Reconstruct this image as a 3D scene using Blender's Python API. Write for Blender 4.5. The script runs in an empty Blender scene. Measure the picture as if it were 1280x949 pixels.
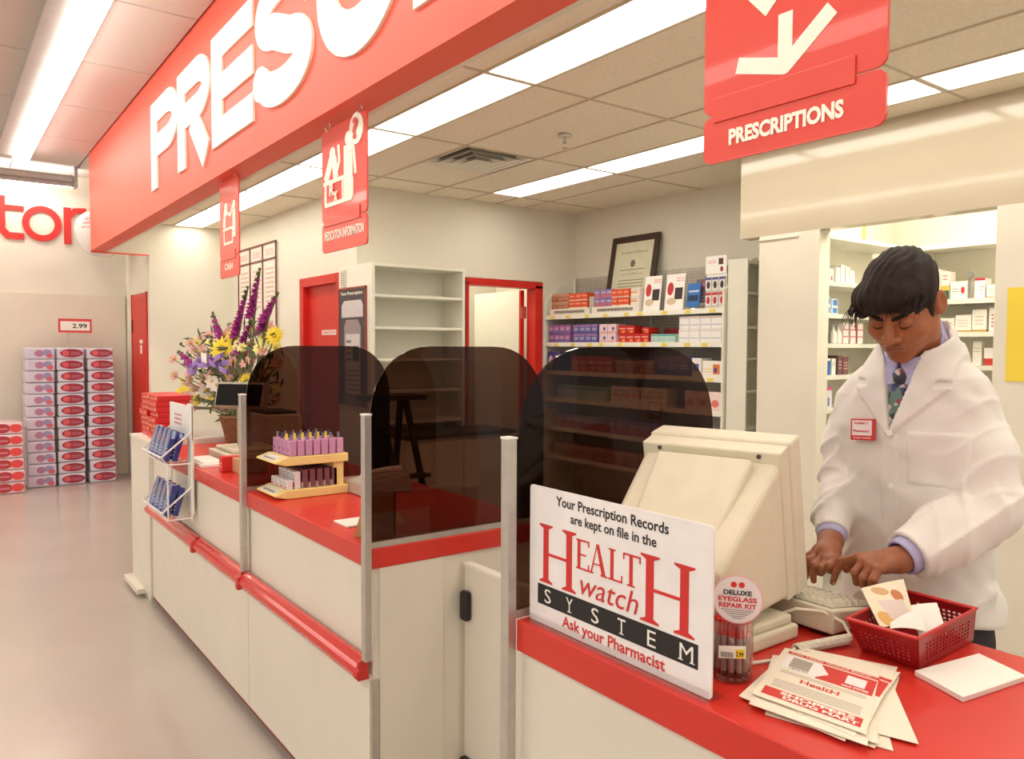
import bpy, bmesh, math, random
import numpy as np
from mathutils import Vector, Matrix
random.seed(7)
C = bpy.context.scene.collection
# ---------------------------------------------------------------- camera, light, exposure
cam_d = bpy.data.cameras.new('camera'); cam = bpy.data.objects.new('camera', cam_d); C.objects.link(cam)
yaw, pit, rol = 0.638017, -0.0419807, 0.0044745
fw = Vector((math.sin(yaw)*math.cos(pit), math.cos(yaw)*math.cos(pit), math.sin(pit)))
rt = Vector((math.cos(yaw), -math.sin(yaw), 0)); upv = rt.cross(fw)
r2 = rt*math.cos(rol)+upv*math.sin(rol); u2 = upv*math.cos(rol)-rt*math.sin(rol)
cam.matrix_world = Matrix(((r2.x,u2.x,-fw.x,0),(r2.y,u2.y,-fw.y,0),(r2.z,u2.z,-fw.z,1.6),(0,0,0,1)))
cam_d.sensor_width = 36; cam_d.lens = 976.2/1280*36; cam_d.clip_start = .05
bpy.context.scene.camera = cam
vs = bpy.context.scene.view_settings
vs.view_transform = 'Standard'; vs.look = 'None'; vs.gamma = 1; vs.use_curve_mapping = False
vs.exposure = 0.2
world = bpy.data.worlds.new('world'); bpy.context.scene.world = world; world.use_nodes = True
world.node_tree.nodes['Background'].inputs[0].default_value = (1, .95, .86, 1)
world.node_tree.nodes['Background'].inputs[1].default_value = .78
LAMP = 7.2          # fluorescent diffusers of the pharmacy ceiling
TUBE = 11.5         # bare tubes of the sales floor

# ---------------------------------------------------------------- materials
def lin(c):
    return tuple(((v/255)/12.92 if v/255 <= .04045 else ((v/255+.055)/1.055)**2.4) for v in c)
MATS = {}
def mat(name, rgb, rough=.5, metal=0, noise=.05, scale=12, bump=0, bscale=80, emit=0, coat=0, trans=0, spec=.5, sheen=0, sss=0):
    if name in MATS: return MATS[name]
    m = bpy.data.materials.new(name); MATS[name] = m; m.use_nodes = True
    nt = m.node_tree; b = nt.nodes['Principled BSDF']; c = lin(rgb)
    tc = nt.nodes.new('ShaderNodeTexCoord')
    n = nt.nodes.new('ShaderNodeTexNoise'); n.inputs['Scale'].default_value = scale; n.inputs['Detail'].default_value = 4
    nt.links.new(tc.outputs['Object'], n.inputs['Vector'])
    r = nt.nodes.new('ShaderNodeValToRGB')
    r.color_ramp.elements[0].position = .3; r.color_ramp.elements[1].position = .7
    r.color_ramp.elements[0].color = tuple(v*(1-noise) for v in c)+(1,)
    r.color_ramp.elements[1].color = tuple(min(1, v*(1+noise)) for v in c)+(1,)
    nt.links.new(n.outputs['Fac'], r.inputs['Fac']); nt.links.new(r.outputs['Color'], b.inputs['Base Color'])
    b.inputs['Roughness'].default_value = rough; b.inputs['Metallic'].default_value = metal
    b.inputs['Coat Weight'].default_value = coat; b.inputs['Transmission Weight'].default_value = trans
    b.inputs['Specular IOR Level'].default_value = spec
    if sheen: b.inputs['Sheen Weight'].default_value = sheen
    if sss:
        b.inputs['Subsurface Weight'].default_value = sss; b.inputs['Subsurface Radius'].default_value = (.012, .005, .003); b.inputs['Subsurface Scale'].default_value = 1
    if bump:
        n2 = nt.nodes.new('ShaderNodeTexNoise'); n2.inputs['Scale'].default_value = bscale; n2.inputs['Detail'].default_value = 5
        nt.links.new(tc.outputs['Object'], n2.inputs['Vector'])
        bp = nt.nodes.new('ShaderNodeBump'); bp.inputs['Strength'].default_value = bump; bp.inputs['Distance'].default_value = .01
        nt.links.new(n2.outputs['Fac'], bp.inputs['Height']); nt.links.new(bp.outputs['Normal'], b.inputs['Normal'])
    if emit:
        b.inputs['Emission Color'].default_value = c+(1,); b.inputs['Emission Strength'].default_value = emit
    return m

def printed(name, base, blocks, uax='-y', vax='z', rough=.45, coat=0, trans=0, alpha=1):
    """flat print: blocks = (u0,u1,v0,v1,rgb[,kind[,n]]) over Generated coordinates; kind: rect / oval / lines / text"""
    if name in MATS: return MATS[name]
    m = bpy.data.materials.new(name); MATS[name] = m; m.use_nodes = True
    nt = m.node_tree; b = nt.nodes['Principled BSDF']; L = nt.links
    b.inputs['Roughness'].default_value = rough; b.inputs['Coat Weight'].default_value = coat
    tc = nt.nodes.new('ShaderNodeTexCoord'); sp = nt.nodes.new('ShaderNodeSeparateXYZ'); L.new(tc.outputs['Generated'], sp.inputs[0])
    def M(op, a, c=None):
        n = nt.nodes.new('ShaderNodeMath'); n.operation = op
        for i, v in enumerate((a, c)):
            if v is None: continue
            if isinstance(v, (int, float)): n.inputs[i].default_value = v
            else: L.new(v, n.inputs[i])
        return n.outputs[0]
    def ax(s):
        o = sp.outputs['XYZ'.index(s[-1].upper())]
        return M('SUBTRACT', 1.0, o) if s[0] == '-' else o
    U, V = ax(uax), ax(vax)
    col = None
    rgb = nt.nodes.new('ShaderNodeRGB'); rgb.outputs[0].default_value = lin(base)+(1,); col = rgb.outputs[0]
    for bl in blocks:
        u0, u1, v0, v1, cc = bl[:5]; kind = bl[5] if len(bl) > 5 else 'rect'; k = bl[6] if len(bl) > 6 else 6
        if kind == 'oval':
            a = M('MULTIPLY', M('SUBTRACT', U, (u0+u1)/2), 2/(u1-u0)); c = M('MULTIPLY', M('SUBTRACT', V, (v0+v1)/2), 2/(v1-v0))
            f = M('LESS_THAN', M('ADD', M('MULTIPLY', a, a), M('MULTIPLY', c, c)), 1.0)
        else:
            f = M('MULTIPLY', M('MULTIPLY', M('GREATER_THAN', U, u0), M('LESS_THAN', U, u1)), M('MULTIPLY', M('GREATER_THAN', V, v0), M('LESS_THAN', V, v1)))
            if kind in ('lines', 'text', 'cols'):
                t = M('MULTIPLY', M('SUBTRACT', U if kind == 'cols' else V, u0 if kind == 'cols' else v0), k*2*math.pi/((u1-u0) if kind == 'cols' else (v1-v0)))
                f = M('MULTIPLY', f, M('GREATER_THAN', M('SINE', t), .1))
                if kind == 'text':
                    n = nt.nodes.new('ShaderNodeTexNoise'); n.inputs['Scale'].default_value = 60; L.new(tc.outputs['Generated'], n.inputs['Vector'])
                    f = M('MULTIPLY', f, M('GREATER_THAN', n.outputs['Fac'], .45))
        mx = nt.nodes.new('ShaderNodeMix'); mx.data_type = 'RGBA'
        L.new(f, mx.inputs[0]); L.new(col, mx.inputs[6]); mx.inputs[7].default_value = lin(cc)+(1,)
        col = mx.outputs[2]
    L.new(col, b.inputs['Base Color'])
    if alpha < 1: b.inputs['Alpha'].default_value = alpha
    return m

def glassy(name, tint, gloss=.06, rough=.02):
    if name in MATS: return MATS[name]
    m = bpy.data.materials.new(name); MATS[name] = m; m.use_nodes = True
    nt = m.node_tree; nt.nodes.clear(); L = nt.links
    o = nt.nodes.new('ShaderNodeOutputMaterial'); t = nt.nodes.new('ShaderNodeBsdfTransparent'); g = nt.nodes.new('ShaderNodeBsdfGlossy')
    t.inputs[0].default_value = tint+(1,); g.inputs['Roughness'].default_value = rough; g.inputs[0].default_value = (1, 1, 1, 1)
    lw = nt.nodes.new('ShaderNodeLayerWeight'); lw.inputs[0].default_value = .5
    pw = nt.nodes.new('ShaderNodeMath'); pw.operation = 'POWER'; L.new(lw.outputs['Facing'], pw.inputs[0]); pw.inputs[1].default_value = 4
    f = nt.nodes.new('ShaderNodeMath'); f.operation = 'MULTIPLY_ADD'; L.new(pw.outputs[0], f.inputs[0]); f.inputs[1].default_value = .6; f.inputs[2].default_value = gloss*.5
    mx = nt.nodes.new('ShaderNodeMixShader'); L.new(f.outputs[0], mx.inputs[0]); L.new(t.outputs[0], mx.inputs[1]); L.new(g.outputs[0], mx.inputs[2])
    L.new(mx.outputs[0], o.inputs[0]); return m

WALL = mat('wall_paint', (226, 219, 203), .8, noise=.02, scale=3)
WALLB = mat('wall_panel_beige', (222, 212, 194), .7, noise=.02, scale=3)
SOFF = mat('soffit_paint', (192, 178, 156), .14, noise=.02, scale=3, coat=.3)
TILE = mat('ceiling_tile_fibre', (240, 230, 210), .95, noise=.07, scale=90, bump=.25, bscale=160)
TILE2 = mat('sales_ceiling_tile', (214, 202, 194), .95, noise=.04, scale=60)
TBAR = mat('grid_metal', (206, 192, 168), .6, noise=.03)
FLOORM = mat('vinyl_floor', (188, 179, 168), .22, noise=.05, scale=1.2, coat=.2)
RED = mat('red_laminate', (206, 44, 32), .38, noise=.04, scale=5, coat=.15)
REDS = mat('red_sign_panel', (238, 98, 76), .5, noise=.03, scale=2)
REDH = mat('red_hanging_sign', (226, 66, 48), .35, noise=.03, scale=3, coat=.2)
REDD = mat('red_door_paint', (204, 36, 26), .4, noise=.04, scale=4)
REDR = mat('red_rail_vinyl', (200, 34, 30), .25, noise=.04, coat=.4)
CREAM = mat('cream_letter_plastic', (252, 248, 230), .5, noise=.01)
LAM = mat('white_laminate', (226, 218, 202), .45, noise=.03, scale=4)
LAMW = mat('white_shelf_enamel', (232, 229, 214), .45, noise=.02, scale=6)
ALU = mat('brushed_aluminium', (196, 190, 182), .35, metal=.7, noise=.06, scale=40)
CHROME = mat('chrome_wire', (220, 220, 220), .15, metal=1)
BEIGE = mat('computer_beige_plastic', (216, 207, 182), .5, noise=.03, scale=20, bump=.05, bscale=400)
KEYM = mat('key_cream_plastic', (226, 220, 200), .5, noise=.03)
GREYP = mat('dark_vent_plastic', (70, 60, 50), .6)
DARK = mat('black_plastic', (26, 20, 20), .35)
DARKW = mat('dark_wood', (62, 40, 30), .4, noise=.2, scale=8)
PAPER = mat('white_paper', (240, 236, 226), .7, noise=.01)
PLASW = mat('white_plastic', (240, 236, 226), .35, noise=.02)
YELP = mat('pale_yellow_plastic', (240, 216, 140), .45, noise=.03)
BLACKI = mat('black_ink', (30, 26, 26), .6)
REDI = mat('red_ink', (206, 44, 40), .55)
CARD = mat('brown_cardboard', (196, 150, 104), .8, noise=.05)
SMOKE = glassy('smoked_acrylic', (.31, .22, .18), .03)
CLEAR = glassy('clear_plastic', (.93, .93, .93))
DIFF = mat('lamp_diffuser', (255, 250, 236), .5, emit=LAMP)
TUBEM = mat('fluorescent_tube', (255, 248, 240), .5, emit=TUBE)
STEEL = mat('grey_enamel_housing', (176, 168, 162), .5)

# ---------------------------------------------------------------- mesh helpers
class MB:
    def __init__(s): s.v = []; s.f = []; s.m = []
    def add(s, vs, fs, mi=0):
        o = len(s.v); s.v += [tuple(v) for v in vs]; s.f += [tuple(i+o for i in f) for f in fs]; s.m += [mi]*len(fs); return s
    def box(s, x0, x1, y0, y1, z0, z1, mi=0):
        if x0 > x1: x0, x1 = x1, x0
        if y0 > y1: y0, y1 = y1, y0
        if z0 > z1: z0, z1 = z1, z0
        return s.add([(x0,y0,z0),(x1,y0,z0),(x1,y1,z0),(x0,y1,z0),(x0,y0,z1),(x1,y0,z1),(x1,y1,z1),(x0,y1,z1)],
              [(0,3,2,1),(4,5,6,7),(0,1,5,4),(1,2,6,5),(2,3,7,6),(3,0,4,7)], mi)
    def tube(s, p0, p1, r0, r1=None, n=12, mi=0):
        r1 = r0 if r1 is None else r1
        p0, p1 = Vector(p0), Vector(p1); d = (p1-p0).normalized()
        a = d.orthogonal().normalized(); b = d.cross(a); vs = []
        for p, r in ((p0, r0), (p1, r1)):
            for i in range(n):
                t = 2*math.pi*i/n; vs.append(p+a*math.cos(t)*r+b*math.sin(t)*r)
        fs = [(i, (i+1) % n, n+(i+1) % n, n+i) for i in range(n)]+[tuple(range(n))[::-1], tuple(range(n, 2*n))]
        return s.add(vs, fs, mi)
    def path(s, pts, r, n=8, mi=0):
        pts = [Vector(p) for p in pts]; rings = []; a = None; vs = []
        for i, p in enumerate(pts):
            d = (pts[min(i+1, len(pts)-1)]-pts[max(i-1, 0)]).normalized()
            if a is None: a = d.orthogonal().normalized()
            a = (a-d*a.dot(d)).normalized(); b = d.cross(a); rr = r[i] if isinstance(r, (list, tuple)) else r
            for k in range(n):
                t = 2*math.pi*k/n; vs.append(p+a*math.cos(t)*rr+b*math.sin(t)*rr)
        fs = []
        for i in range(len(pts)-1):
            for k in range(n): fs.append((i*n+k, i*n+(k+1) % n, (i+1)*n+(k+1) % n, (i+1)*n+k))
        fs += [tuple(range(n))[::-1], tuple(range((len(pts)-1)*n, len(pts)*n))]
        return s.add(vs, fs, mi)
    def lathe(s, prof, c=(0,0,0), n=24, mi=0, axis='z'):
        vs = []; c = Vector(c)
        for r, z in prof:
            for i in range(n):
                t = 2*math.pi*i/n
                q = (r*math.cos(t), r*math.sin(t), z) if axis == 'z' else (z, r*math.cos(t), r*math.sin(t))
                vs.append(c+Vector(q))
        fs = []
        for j in range(len(prof)-1):
            for i in range(n): fs.append((j*n+i, j*n+(i+1) % n, (j+1)*n+(i+1) % n, (j+1)*n+i))
        fs += [tuple(range(n))[::-1], tuple(range((len(prof)-1)*n, len(prof)*n))]
        return s.add(vs, fs, mi)
    def slab(s, pts, o, u, v, t, mi=0):
        """polygon pts (a,b) in frame o,u,v extruded by thickness t along u x v"""
        o, u, v = Vector(o), Vector(u), Vector(v); n = u.cross(v).normalized()
        k = len(pts); vs = [o+u*a+v*b for a, b in pts]; vs += [p+n*t for p in vs]
        fs = [tuple(range(k))[::-1], tuple(range(k, 2*k))]+[(i, (i+1) % k, k+(i+1) % k, k+i) for i in range(k)]
        return s.add(vs, fs, mi)
    def stroke(s, pts, w, o, u, v, t, cap=True, mi=0):
        """thick polyline in a plane"""
        for i in range(len(pts)-1):
            s.k = getattr(s, 'k', 0)+1; e = t+s.k*.00006
            a, b = pts[i], pts[i+1]; dx, dy = b[0]-a[0], b[1]-a[1]; l = math.hypot(dx, dy) or 1; nx, ny = -dy/l*w/2, dx/l*w/2
            s.slab([(a[0]-nx, a[1]-ny), (b[0]-nx, b[1]-ny), (b[0]+nx, b[1]+ny), (a[0]+nx, a[1]+ny)], o, u, v, e, mi)
            if i: s.slab([(a[0]+w/2*math.cos(q*math.pi/8), a[1]+w/2*math.sin(q*math.pi/8)) for q in range(16)], o, u, v, e+.00003, mi)
        return s

def obj(name, mb, m, parent=None, label=None, bevel=0, seg=2, smooth=False, rot=None):
    me = bpy.data.meshes.new(name)
    vs_ = np.array(mb.v, dtype=float).reshape(-1, 3)
    if parent is None:
        lo, hi = vs_.min(0), vs_.max(0); org = Vector(((lo[0]+hi[0])/2, (lo[1]+hi[1])/2, lo[2]))
    else:
        org = Vector((0, 0, 0)); off = WORLD[parent.name]
        vs_ = vs_-np.array(off)
    if parent is None: vs_ = vs_-np.array(org)
    me.from_pydata(vs_.tolist(), [], mb.f); 
    ms = m if isinstance(m, (list, tuple)) else [m]
    for x in ms: me.materials.append(x)
    if len(ms) > 1:
        for p, i in zip(me.polygons, mb.m): p.material_index = i
    if smooth:
        me.shade_smooth()
    me.update()
    o = bpy.data.objects.new(name, me); C.objects.link(o); o.location = org
    WORLD[o.name] = (org.x, org.y, org.z) if parent is None else WORLD[parent.name]
    if parent is not None: o.parent = parent
    if label: o['label'] = label
    if bevel:
        b = o.modifiers.new('bevel', 'BEVEL'); b.width = bevel; b.segments = seg; b.limit_method = 'ANGLE'; b.angle_limit = math.radians(40)
    return o
WORLD = {}
def thing(name, label, cat, loc, group=None):
    o = bpy.data.objects.new(name, None); C.objects.link(o); o.location = loc; o.empty_display_size = .05
    o['label'] = label; o['category'] = cat
    if group: o['group'] = group
    WORLD[o.name] = tuple(loc); return o
def tag(o, label, cat, group=None):
    o['label'] = label; o['category'] = cat
    if group: o['group'] = group
    return o
def struct(name, mb, m, **k):
    o = obj(name, mb, m, **k); o['kind'] = 'structure'; return o
def B(*a, **k): return MB().box(*a, **k)
def clone(src, loc, rz=None, label=None, group=None):
    c = src.copy(); C.objects.link(c); c.location = loc
    if rz is not None: c.rotation_euler = (0, 0, rz)
    if label: c['label'] = label
    if group: c['group'] = group
    for ch in [x for x in list(src.children)]:
        d = ch.copy(); C.objects.link(d); d.parent = c
        for g in list(ch.children):
            e = g.copy(); C.objects.link(e); e.parent = d
    return c

_fc = {}
def text_geo(s, bold=0, shear=0, spacing=1):
    k = (s, bold, shear, spacing)
    if k in _fc: return _fc[k]
    cu = bpy.data.curves.new('t', 'FONT'); cu.body = s; cu.size = 1; cu.offset = bold; cu.shear = shear; cu.space_character = spacing; cu.resolution_u = 3
    o = bpy.data.objects.new('t', cu); C.objects.link(o)
    dg = bpy.context.evaluated_depsgraph_get(); me = bpy.data.meshes.new_from_object(o.evaluated_get(dg))
    v = np.array([tuple(x.co) for x in me.vertices]); f = [tuple(p.vertices) for p in me.polygons]
    bpy.data.objects.remove(o); bpy.data.curves.remove(cu)
    v = v[:, :2]; lo, hi = v.min(0), v.max(0); v = (v-lo)/(hi-lo)
    _fc[k] = (v, f, (hi-lo)[0]/(hi-lo)[1]); return _fc[k]
def text(parent, s, o, u, v, m, bold=.0, shear=0, spacing=1, name='lettering', warp=None, lift=.0008):
    """fit s in the parallelogram o, u (width vector), v (height vector)"""
    g, f, asp = text_geo(s, bold, shear, spacing); o, u, v = Vector(o), Vector(u), Vector(v); n = u.cross(v).normalized()*lift
    mb = MB()
    for F, off in ((f, n),):
        mb.add([o+u*a+v*b+off for a, b in g], F)
    return obj(name, mb, m, parent)
S_ = (0, -1, 0)     # viewer's right on faces that look toward -X
Z_ = (0, 0, 1)
def V3(*a): return Vector(a)
FACE = lambda X, Y, Z, w, h: (V3(X, Y, Z), V3(0, -w, 0), V3(0, 0, h))

# ================================================================ structure
struct('floor', B(-5, 7, -4, 12.5, -.06, 0), FLOORM)
# sales floor ceiling -------------------------------------------------
cs = bpy.data.objects.new('ceiling', None); C.objects.link(cs); cs['kind'] = 'structure'; WORLD[cs.name] = (0, 0, 0)
obj('ceiling_slab', B(-5.4, 1.37, -2, 10.8, 3.68, 3.74), TBAR, cs)
xs = [1.372, .75, -.47, -1.69, -2.91, -4.13, -5.35]; ys = [5.13+1.23*k for k in range(-8, 6)]
tl = None
for i in range(len(xs)-1):
    for j in range(len(ys)-1):
        x1, x0, y0, y1 = xs[i], xs[i+1], ys[j], min(ys[j+1], 10.7)
        if i > 3 or y1 < 1.5: continue
        obj('ceiling_tile', B(x0+.008, x1-.008, y0+.008, y1-.008, 3.615, 3.685), TILE2, cs, bevel=.004, seg=1)
# pharmacy ceiling ----------------------------------------------------
ci = bpy.data.objects.new('ceiling', None); C.objects.link(ci); ci['kind'] = 'structure'; WORLD[ci.name] = (0, 0, 0)
obj('ceiling_slab', B(1.52, 7, -4, 9.4, 3.06, 3.12), TBAR, ci)
obj('ceiling_tile', B(1.38, 2.0, 9.52, 10.69, 3.615, 3.685), TILE2, cs)
lx = [1.52, 2.2, 2.52, 2.9, 3.52, 3.96, 4.29, 4.63, 5.32, 6.2]; ly = [3.21+1.23*k for k in range(-5, 6)]
VENT = (2.9, 3.52, ly[6], ly[7])
bars = MB()
for x in lx[1:]: bars.box(x-.005, x+.005, -2.94, 9.4, 2.942, 2.954)
for y in ly: bars.box(1.52, 6.2, y-.005, y+.005, 2.9425, 2.9535)
obj('grid_bars', bars, TBAR, ci)
for i in range(len(lx)-1):
    for j in range(len(ly)-1):
        x0, x1, y0, y1 = lx[i], lx[i+1], ly[j], min(ly[j+1], 9.38)
        row1 = i == 1; row2 = i == 5 and y1 < 5.8
        if row1 or row2 or y1 < .5: continue
        if i == 3 and j == 6:
            obj('ceiling_tile', B(x0+.006, x1-.006, y0+.63, y1-.006, 2.95, 2.97), TILE, ci); continue
        obj('ceiling_tile', B(x0+.003, x1-.003, y0+.003, y1-.003, 2.95, 2.97), TILE, ci)
def troffer(x0, x1, y0, y1, label):
    t = thing('ceiling_light', label, 'light', ((x0+x1)/2, (y0+y1)/2, 2.95), 'recessed ceiling lights')
    f = MB().box(x0+.004, x1-.004, y0+.004, y0+.02, 2.944, 3.02).box(x0+.004, x1-.004, y1-.02, y1-.004, 2.944, 3.02)
    f.box(x0+.004, x0+.014, y0+.02, y1-.02, 2.944, 3.02).box(x1-.014, x1-.004, y0+.02, y1-.02, 2.944, 3.02)
    obj('frame', f, LAMW, t); obj('diffuser', B(x0+.014, x1-.014, y0+.02, y1-.02, 2.955, 2.965), DIFF, t)
names1 = ['recessed fluorescent panel over the counter, off frame behind the camera']*4
for j in range(len(ly)-1):
    y0, y1 = ly[j], min(ly[j+1], 9.38)
    if y1 > 9: lab = 'farthest small recessed light panel of the row along the red fascia'
    elif y0 > 3 and y0 < 4: lab = 'recessed light panel between the question mark sign and the widest front-row panel'
    elif 1.9 < y0 < 2.5: lab = 'widest bright recessed light panel beside the top edge of the red fascia'
    elif 4.4 < y0 < 5: lab = 'recessed light panel just right behind the question mark sign'
    elif 5.5 < y0 < 6: lab = 'recessed light panel left of the question mark sign'
    elif 6.8 < y0 < 7.1: lab = 'recessed light panel near the small hanging sign, right of it'
    elif 8 < y0 < 8.3: lab = 'recessed light panel behind the small hanging sign'
    else: lab = 'recessed light panel of the front row above the counter outside the view'
    troffer(lx[1], lx[2], y0, y1, lab)
for j in range(len(ly)-1):
    y0, y1 = ly[j], ly[j+1]
    if y1 > 5.8: continue
    if y0 > 4.3: lab = 'leftmost light panel of the rear row, near the ceiling vent'
    elif y0 > 3.1: lab = 'light panel of the rear row left of the big prescriptions sign'
    elif y0 > 1.9: lab = 'short visible light panel just right of the prescriptions sign'
    elif y0 > .6: lab = 'rightmost light panel of the rear row above the soffit'
    else: lab = 'recessed light panel of the rear row outside the view'
    troffer(lx[5], lx[6], y0, y1, lab)
# vent
v = thing('ceiling_vent', 'square white ceiling air vent with dark louvred rings behind the question mark sign', 'vent', (3.21, ly[6]+.31, 2.94))
obj('housing', B(2.92, 3.5, ly[6]+.01, ly[6]+.62, 2.985, 3.0), GREYP, v)
cx, cy = 3.21, ly[6]+.315
for k, (a, z) in enumerate(((.29, 2.945), (.22, 2.94), (.15, 2.935), (.08, 2.93))):
    m_ = MB(); w = .024
    pr = [(a, z), (a-w, z+.006), (a-w-.02, z+.04), (a-.005, z+.006)]
    for sx, sy in ((1, 0), (-1, 0), (0, 1), (0, -1)):
        vs_ = []
        for e in (-1, 1):
            for r_, zz in pr:
                vs_.append((cx+sx*r_+sy*e*r_, cy+sy*r_+sx*e*r_, zz))
        m_.add(vs_, [(0, 1, 5, 4), (1, 2, 6, 5), (2, 3, 7, 6), (3, 0, 4, 7)])
    obj('louvre', m_, LAMW, v)
sp = thing('fire_sprinkler', 'small metal fire sprinkler head hanging from the ceiling tiles', 'sprinkler', (3.256, 3.84, 2.86))
obj('escutcheon', MB().lathe([(.045, 2.943), (.04, 2.934), (.016, 2.928)], (3.256, 3.84, 0), 16), CHROME, sp, smooth=True)
obj('sprinkler_body', MB().lathe([(.012, 2.93), (.012, 2.9), (.018, 2.895), (.008, 2.89), (.006, 2.868), (.02, 2.866), (.02, 2.863)], (3.256, 3.84, 0), 12), CHROME, sp)

# walls ---------------------------------------------------------------
struct('wall_back', MB().box(2.87, 3.95, 6.06, 6.16, 0, 2.96).box(4.86, 5.4, 6.06, 6.16, 0, 2.96).box(3.95, 4.86, 6.06, 6.16, 2.24, 2.96), WALL)
struct('wall_right', MB().box(5.3, 5.4, 3.6, 6.06, 0, 2.96), WALL)
struct('wall_left', MB().box(2.87, 2.97, 7.28, 9.4, 0, 2.96).box(2.87, 2.97, 6.16, 6.34, 0, 2.96).box(2.87, 2.97, 6.34, 7.28, 2.24, 2.96), WALL)
struct('wall_end', MB().box(1.95, 2.97, 9.4, 9.5, 0, 2.96), WALL)
struct('trim_1', B(1.52, 1.95, 9.4, 9.5, 2.60, 2.96), WALL)       # end of the bulkhead over the pass through
obj('edge_strip', B(1.374, 1.95, 9.385, 9.41, 2.585, 2.6), REDS, bpy.data.objects['trim_1'])
struct('wall_rear', MB().box(-8, 2.0, 10.7, 10.8, 0, 3.7), WALL)
obj('wall_panel', B(-8, 1.93, 10.67, 10.7, 0, 2.2), WALLB, bpy.data.objects['wall_rear'])
struct('wall_corner', MB().box(1.95, 2.05, 9.5, 9.52, 0, 3.0).box(1.95, 2.05, 10.3, 10.7, 0, 3.7).box(1.95, 2.05, 9.52, 10.3, 2.2, 3.7).box(1.95, 2.05, 9.41, 9.52, 2.97, 3.7), WALL)
# room behind the open doorway
struct('wall_passage', MB().box(3.6, 5.4, 7.4, 7.5, 0, 2.9).box(5.25, 5.35, 6.16, 7.4, 0, 2.9).box(3.4, 3.5, 6.16, 7.4, 0, 2.9).box(3.4, 5.4, 6.16, 7.5, 2.9, 2.95), WALL)
cl = thing('passage_fill_light', 'unseen fill light added to brighten the room behind the open doorway', 'light', (4.2, 6.8, 2.86))  # added lamp out of sight, sized to whiten the doorway interior
obj('housing', B(3.68, 4.6, 6.38, 7.22, 2.88, 2.9), LAMW, cl); obj('diffuser', B(3.7, 4.58, 6.4, 7.2, 2.865, 2.88), DIFF, cl)
# dispensary partition with soffit
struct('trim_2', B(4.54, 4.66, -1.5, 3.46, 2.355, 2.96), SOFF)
struct('wall_partition', MB().box(4.54, 4.66, 2.85, 3.3, 0, 2.355).box(4.54, 4.66, 1.0, 1.82, 0, 2.355), LAM)
obj('joint_strip', MB().box(4.53, 4.54, 3.0, 3.3, 2.325, 2.335), LAMW, bpy.data.objects['wall_partition'])
struct('wall_dispensary', MB().box(6.08, 6.18, -1.5, 3.72, 0, 2.95).box(4.66, 6.08, 3.18, 3.28, 0, 2.95).box(5.4, 6.1, 3.62, 3.72, 0, 2.95).box(4.66, 6.1, 1.2, 1.26, 0, 2.95), WALL)
cl2 = thing('alcove_fill_light', 'fill light added to brighten the dispensary alcove, hidden by the soffit', 'light', (5.25, 2.1, 2.9))  # added emitter behind the soffit, enlarged to brighten the alcove shelves
obj('diffuser', B(4.8, 5.6, 1.3, 2.9, 2.93, 2.94), DIFF, cl2)
struct('wall_dispensary_front', MB().box(6.0, 6.1, -4, -1.5, 0, 2.95), WALL)

# fascia --------------------------------------------------------------
fa = thing('fascia_sign', 'long red overhead fascia above the counter with giant cream lettering', 'sign', (1.45, 4, 2.6))
fpan = obj('fascia_panel', MB().box(1.374, 1.52, -1.5, 9.4, 2.60, 3.66), REDS, fa)
obj('inner_face', B(1.52, 1.545, -1.5, 9.4, 2.6, 2.96), WALL, fa)
def glyph(name, fn):
    m_ = MB(); fn(m_); obj(name, m_, CREAM, fpan)
def G(m_, pts, w, y, wid):        # pts in unit square (0..1, 0..1) of a letter box starting at Y=y, width wid
    zz0, hh = 2.765, .64
    P = [(a*wid, b*hh) for a, b in pts]
    m_.stroke(P, w, (1.374, y, zz0), (0, -1, 0), (0, 0, 1), .012)
def arc(cx_, cy_, rx, ry, a0, a1, n=10): return [(cx_+rx*math.cos(math.radians(a0+(a1-a0)*i/n)), cy_+ry*math.sin(math.radians(a0+(a1-a0)*i/n))) for i in range(n+1)]
def bowl(w, wid, y0, y1, x0=0): # right-hand bowl from stem
    h_ = y1-y0; e = w/.64/2; ex = w/wid/2
    r = (h_-2*e)/2
    return [(x0+ex, y1-e), (1-ex-.28, y1-e)]+arc(1-ex-.28, (y0+y1)/2, .28, r, 90, -90)[1:-1]+[(1-ex-.28, y0+e), (x0+ex, y0+e)]
W_ = .19
def gP(m_): G(m_, [(.14, 0), (.14, 1)], W_, 6.47, .84); G(m_, bowl(.16, .84, .36, 1), .16, 6.47, .84)
def gR(m_, y=5.66, s=1): G(m_, [(.13, 0), (.13, 1)], W_, y, .78); G(m_, bowl(.16, .78, .4, 1), .16, y, .78); G(m_, [(.48, .45), (.87, 0)], W_, y, .78)
def gE(m_):
    y, w = 4.85, .74; G(m_, [(.14, 0), (.14, 1)], W_*1.08, y, w)
    for b in (.12, .5, .88): G(m_, [(.2, b), (1, b)], .15, y, w)
def gS(m_):
    y, w = 4.09, .8
    G(m_, [(.93, .68)]+[(.87, .74)]+arc(.5, .715, .36, .165, 20, 250, 14)+arc(.5, .285, .36, .165, 70, -160, 14)+[(.1, .25), (.07, .31)], .17, y, w)
def gC(m_):
    y, w = 3.27, .80
    G(m_, [(.9, .64)]+arc(.5, .5, .38, .38, 35, 325, 20)+[(.9, .36)], .18, y, w)
def gI(m_): G(m_, [(.5, 0), (.5, 1)], W_*1.1, 1.60, .26)
glyph('letter_p', gP); glyph('letter_r', gR); glyph('letter_e', gE); glyph('letter_s', gS); glyph('letter_c', gC)
glyph('letter_r', lambda m_: gR(m_, 2.43)); glyph('letter_i', gI)

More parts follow.
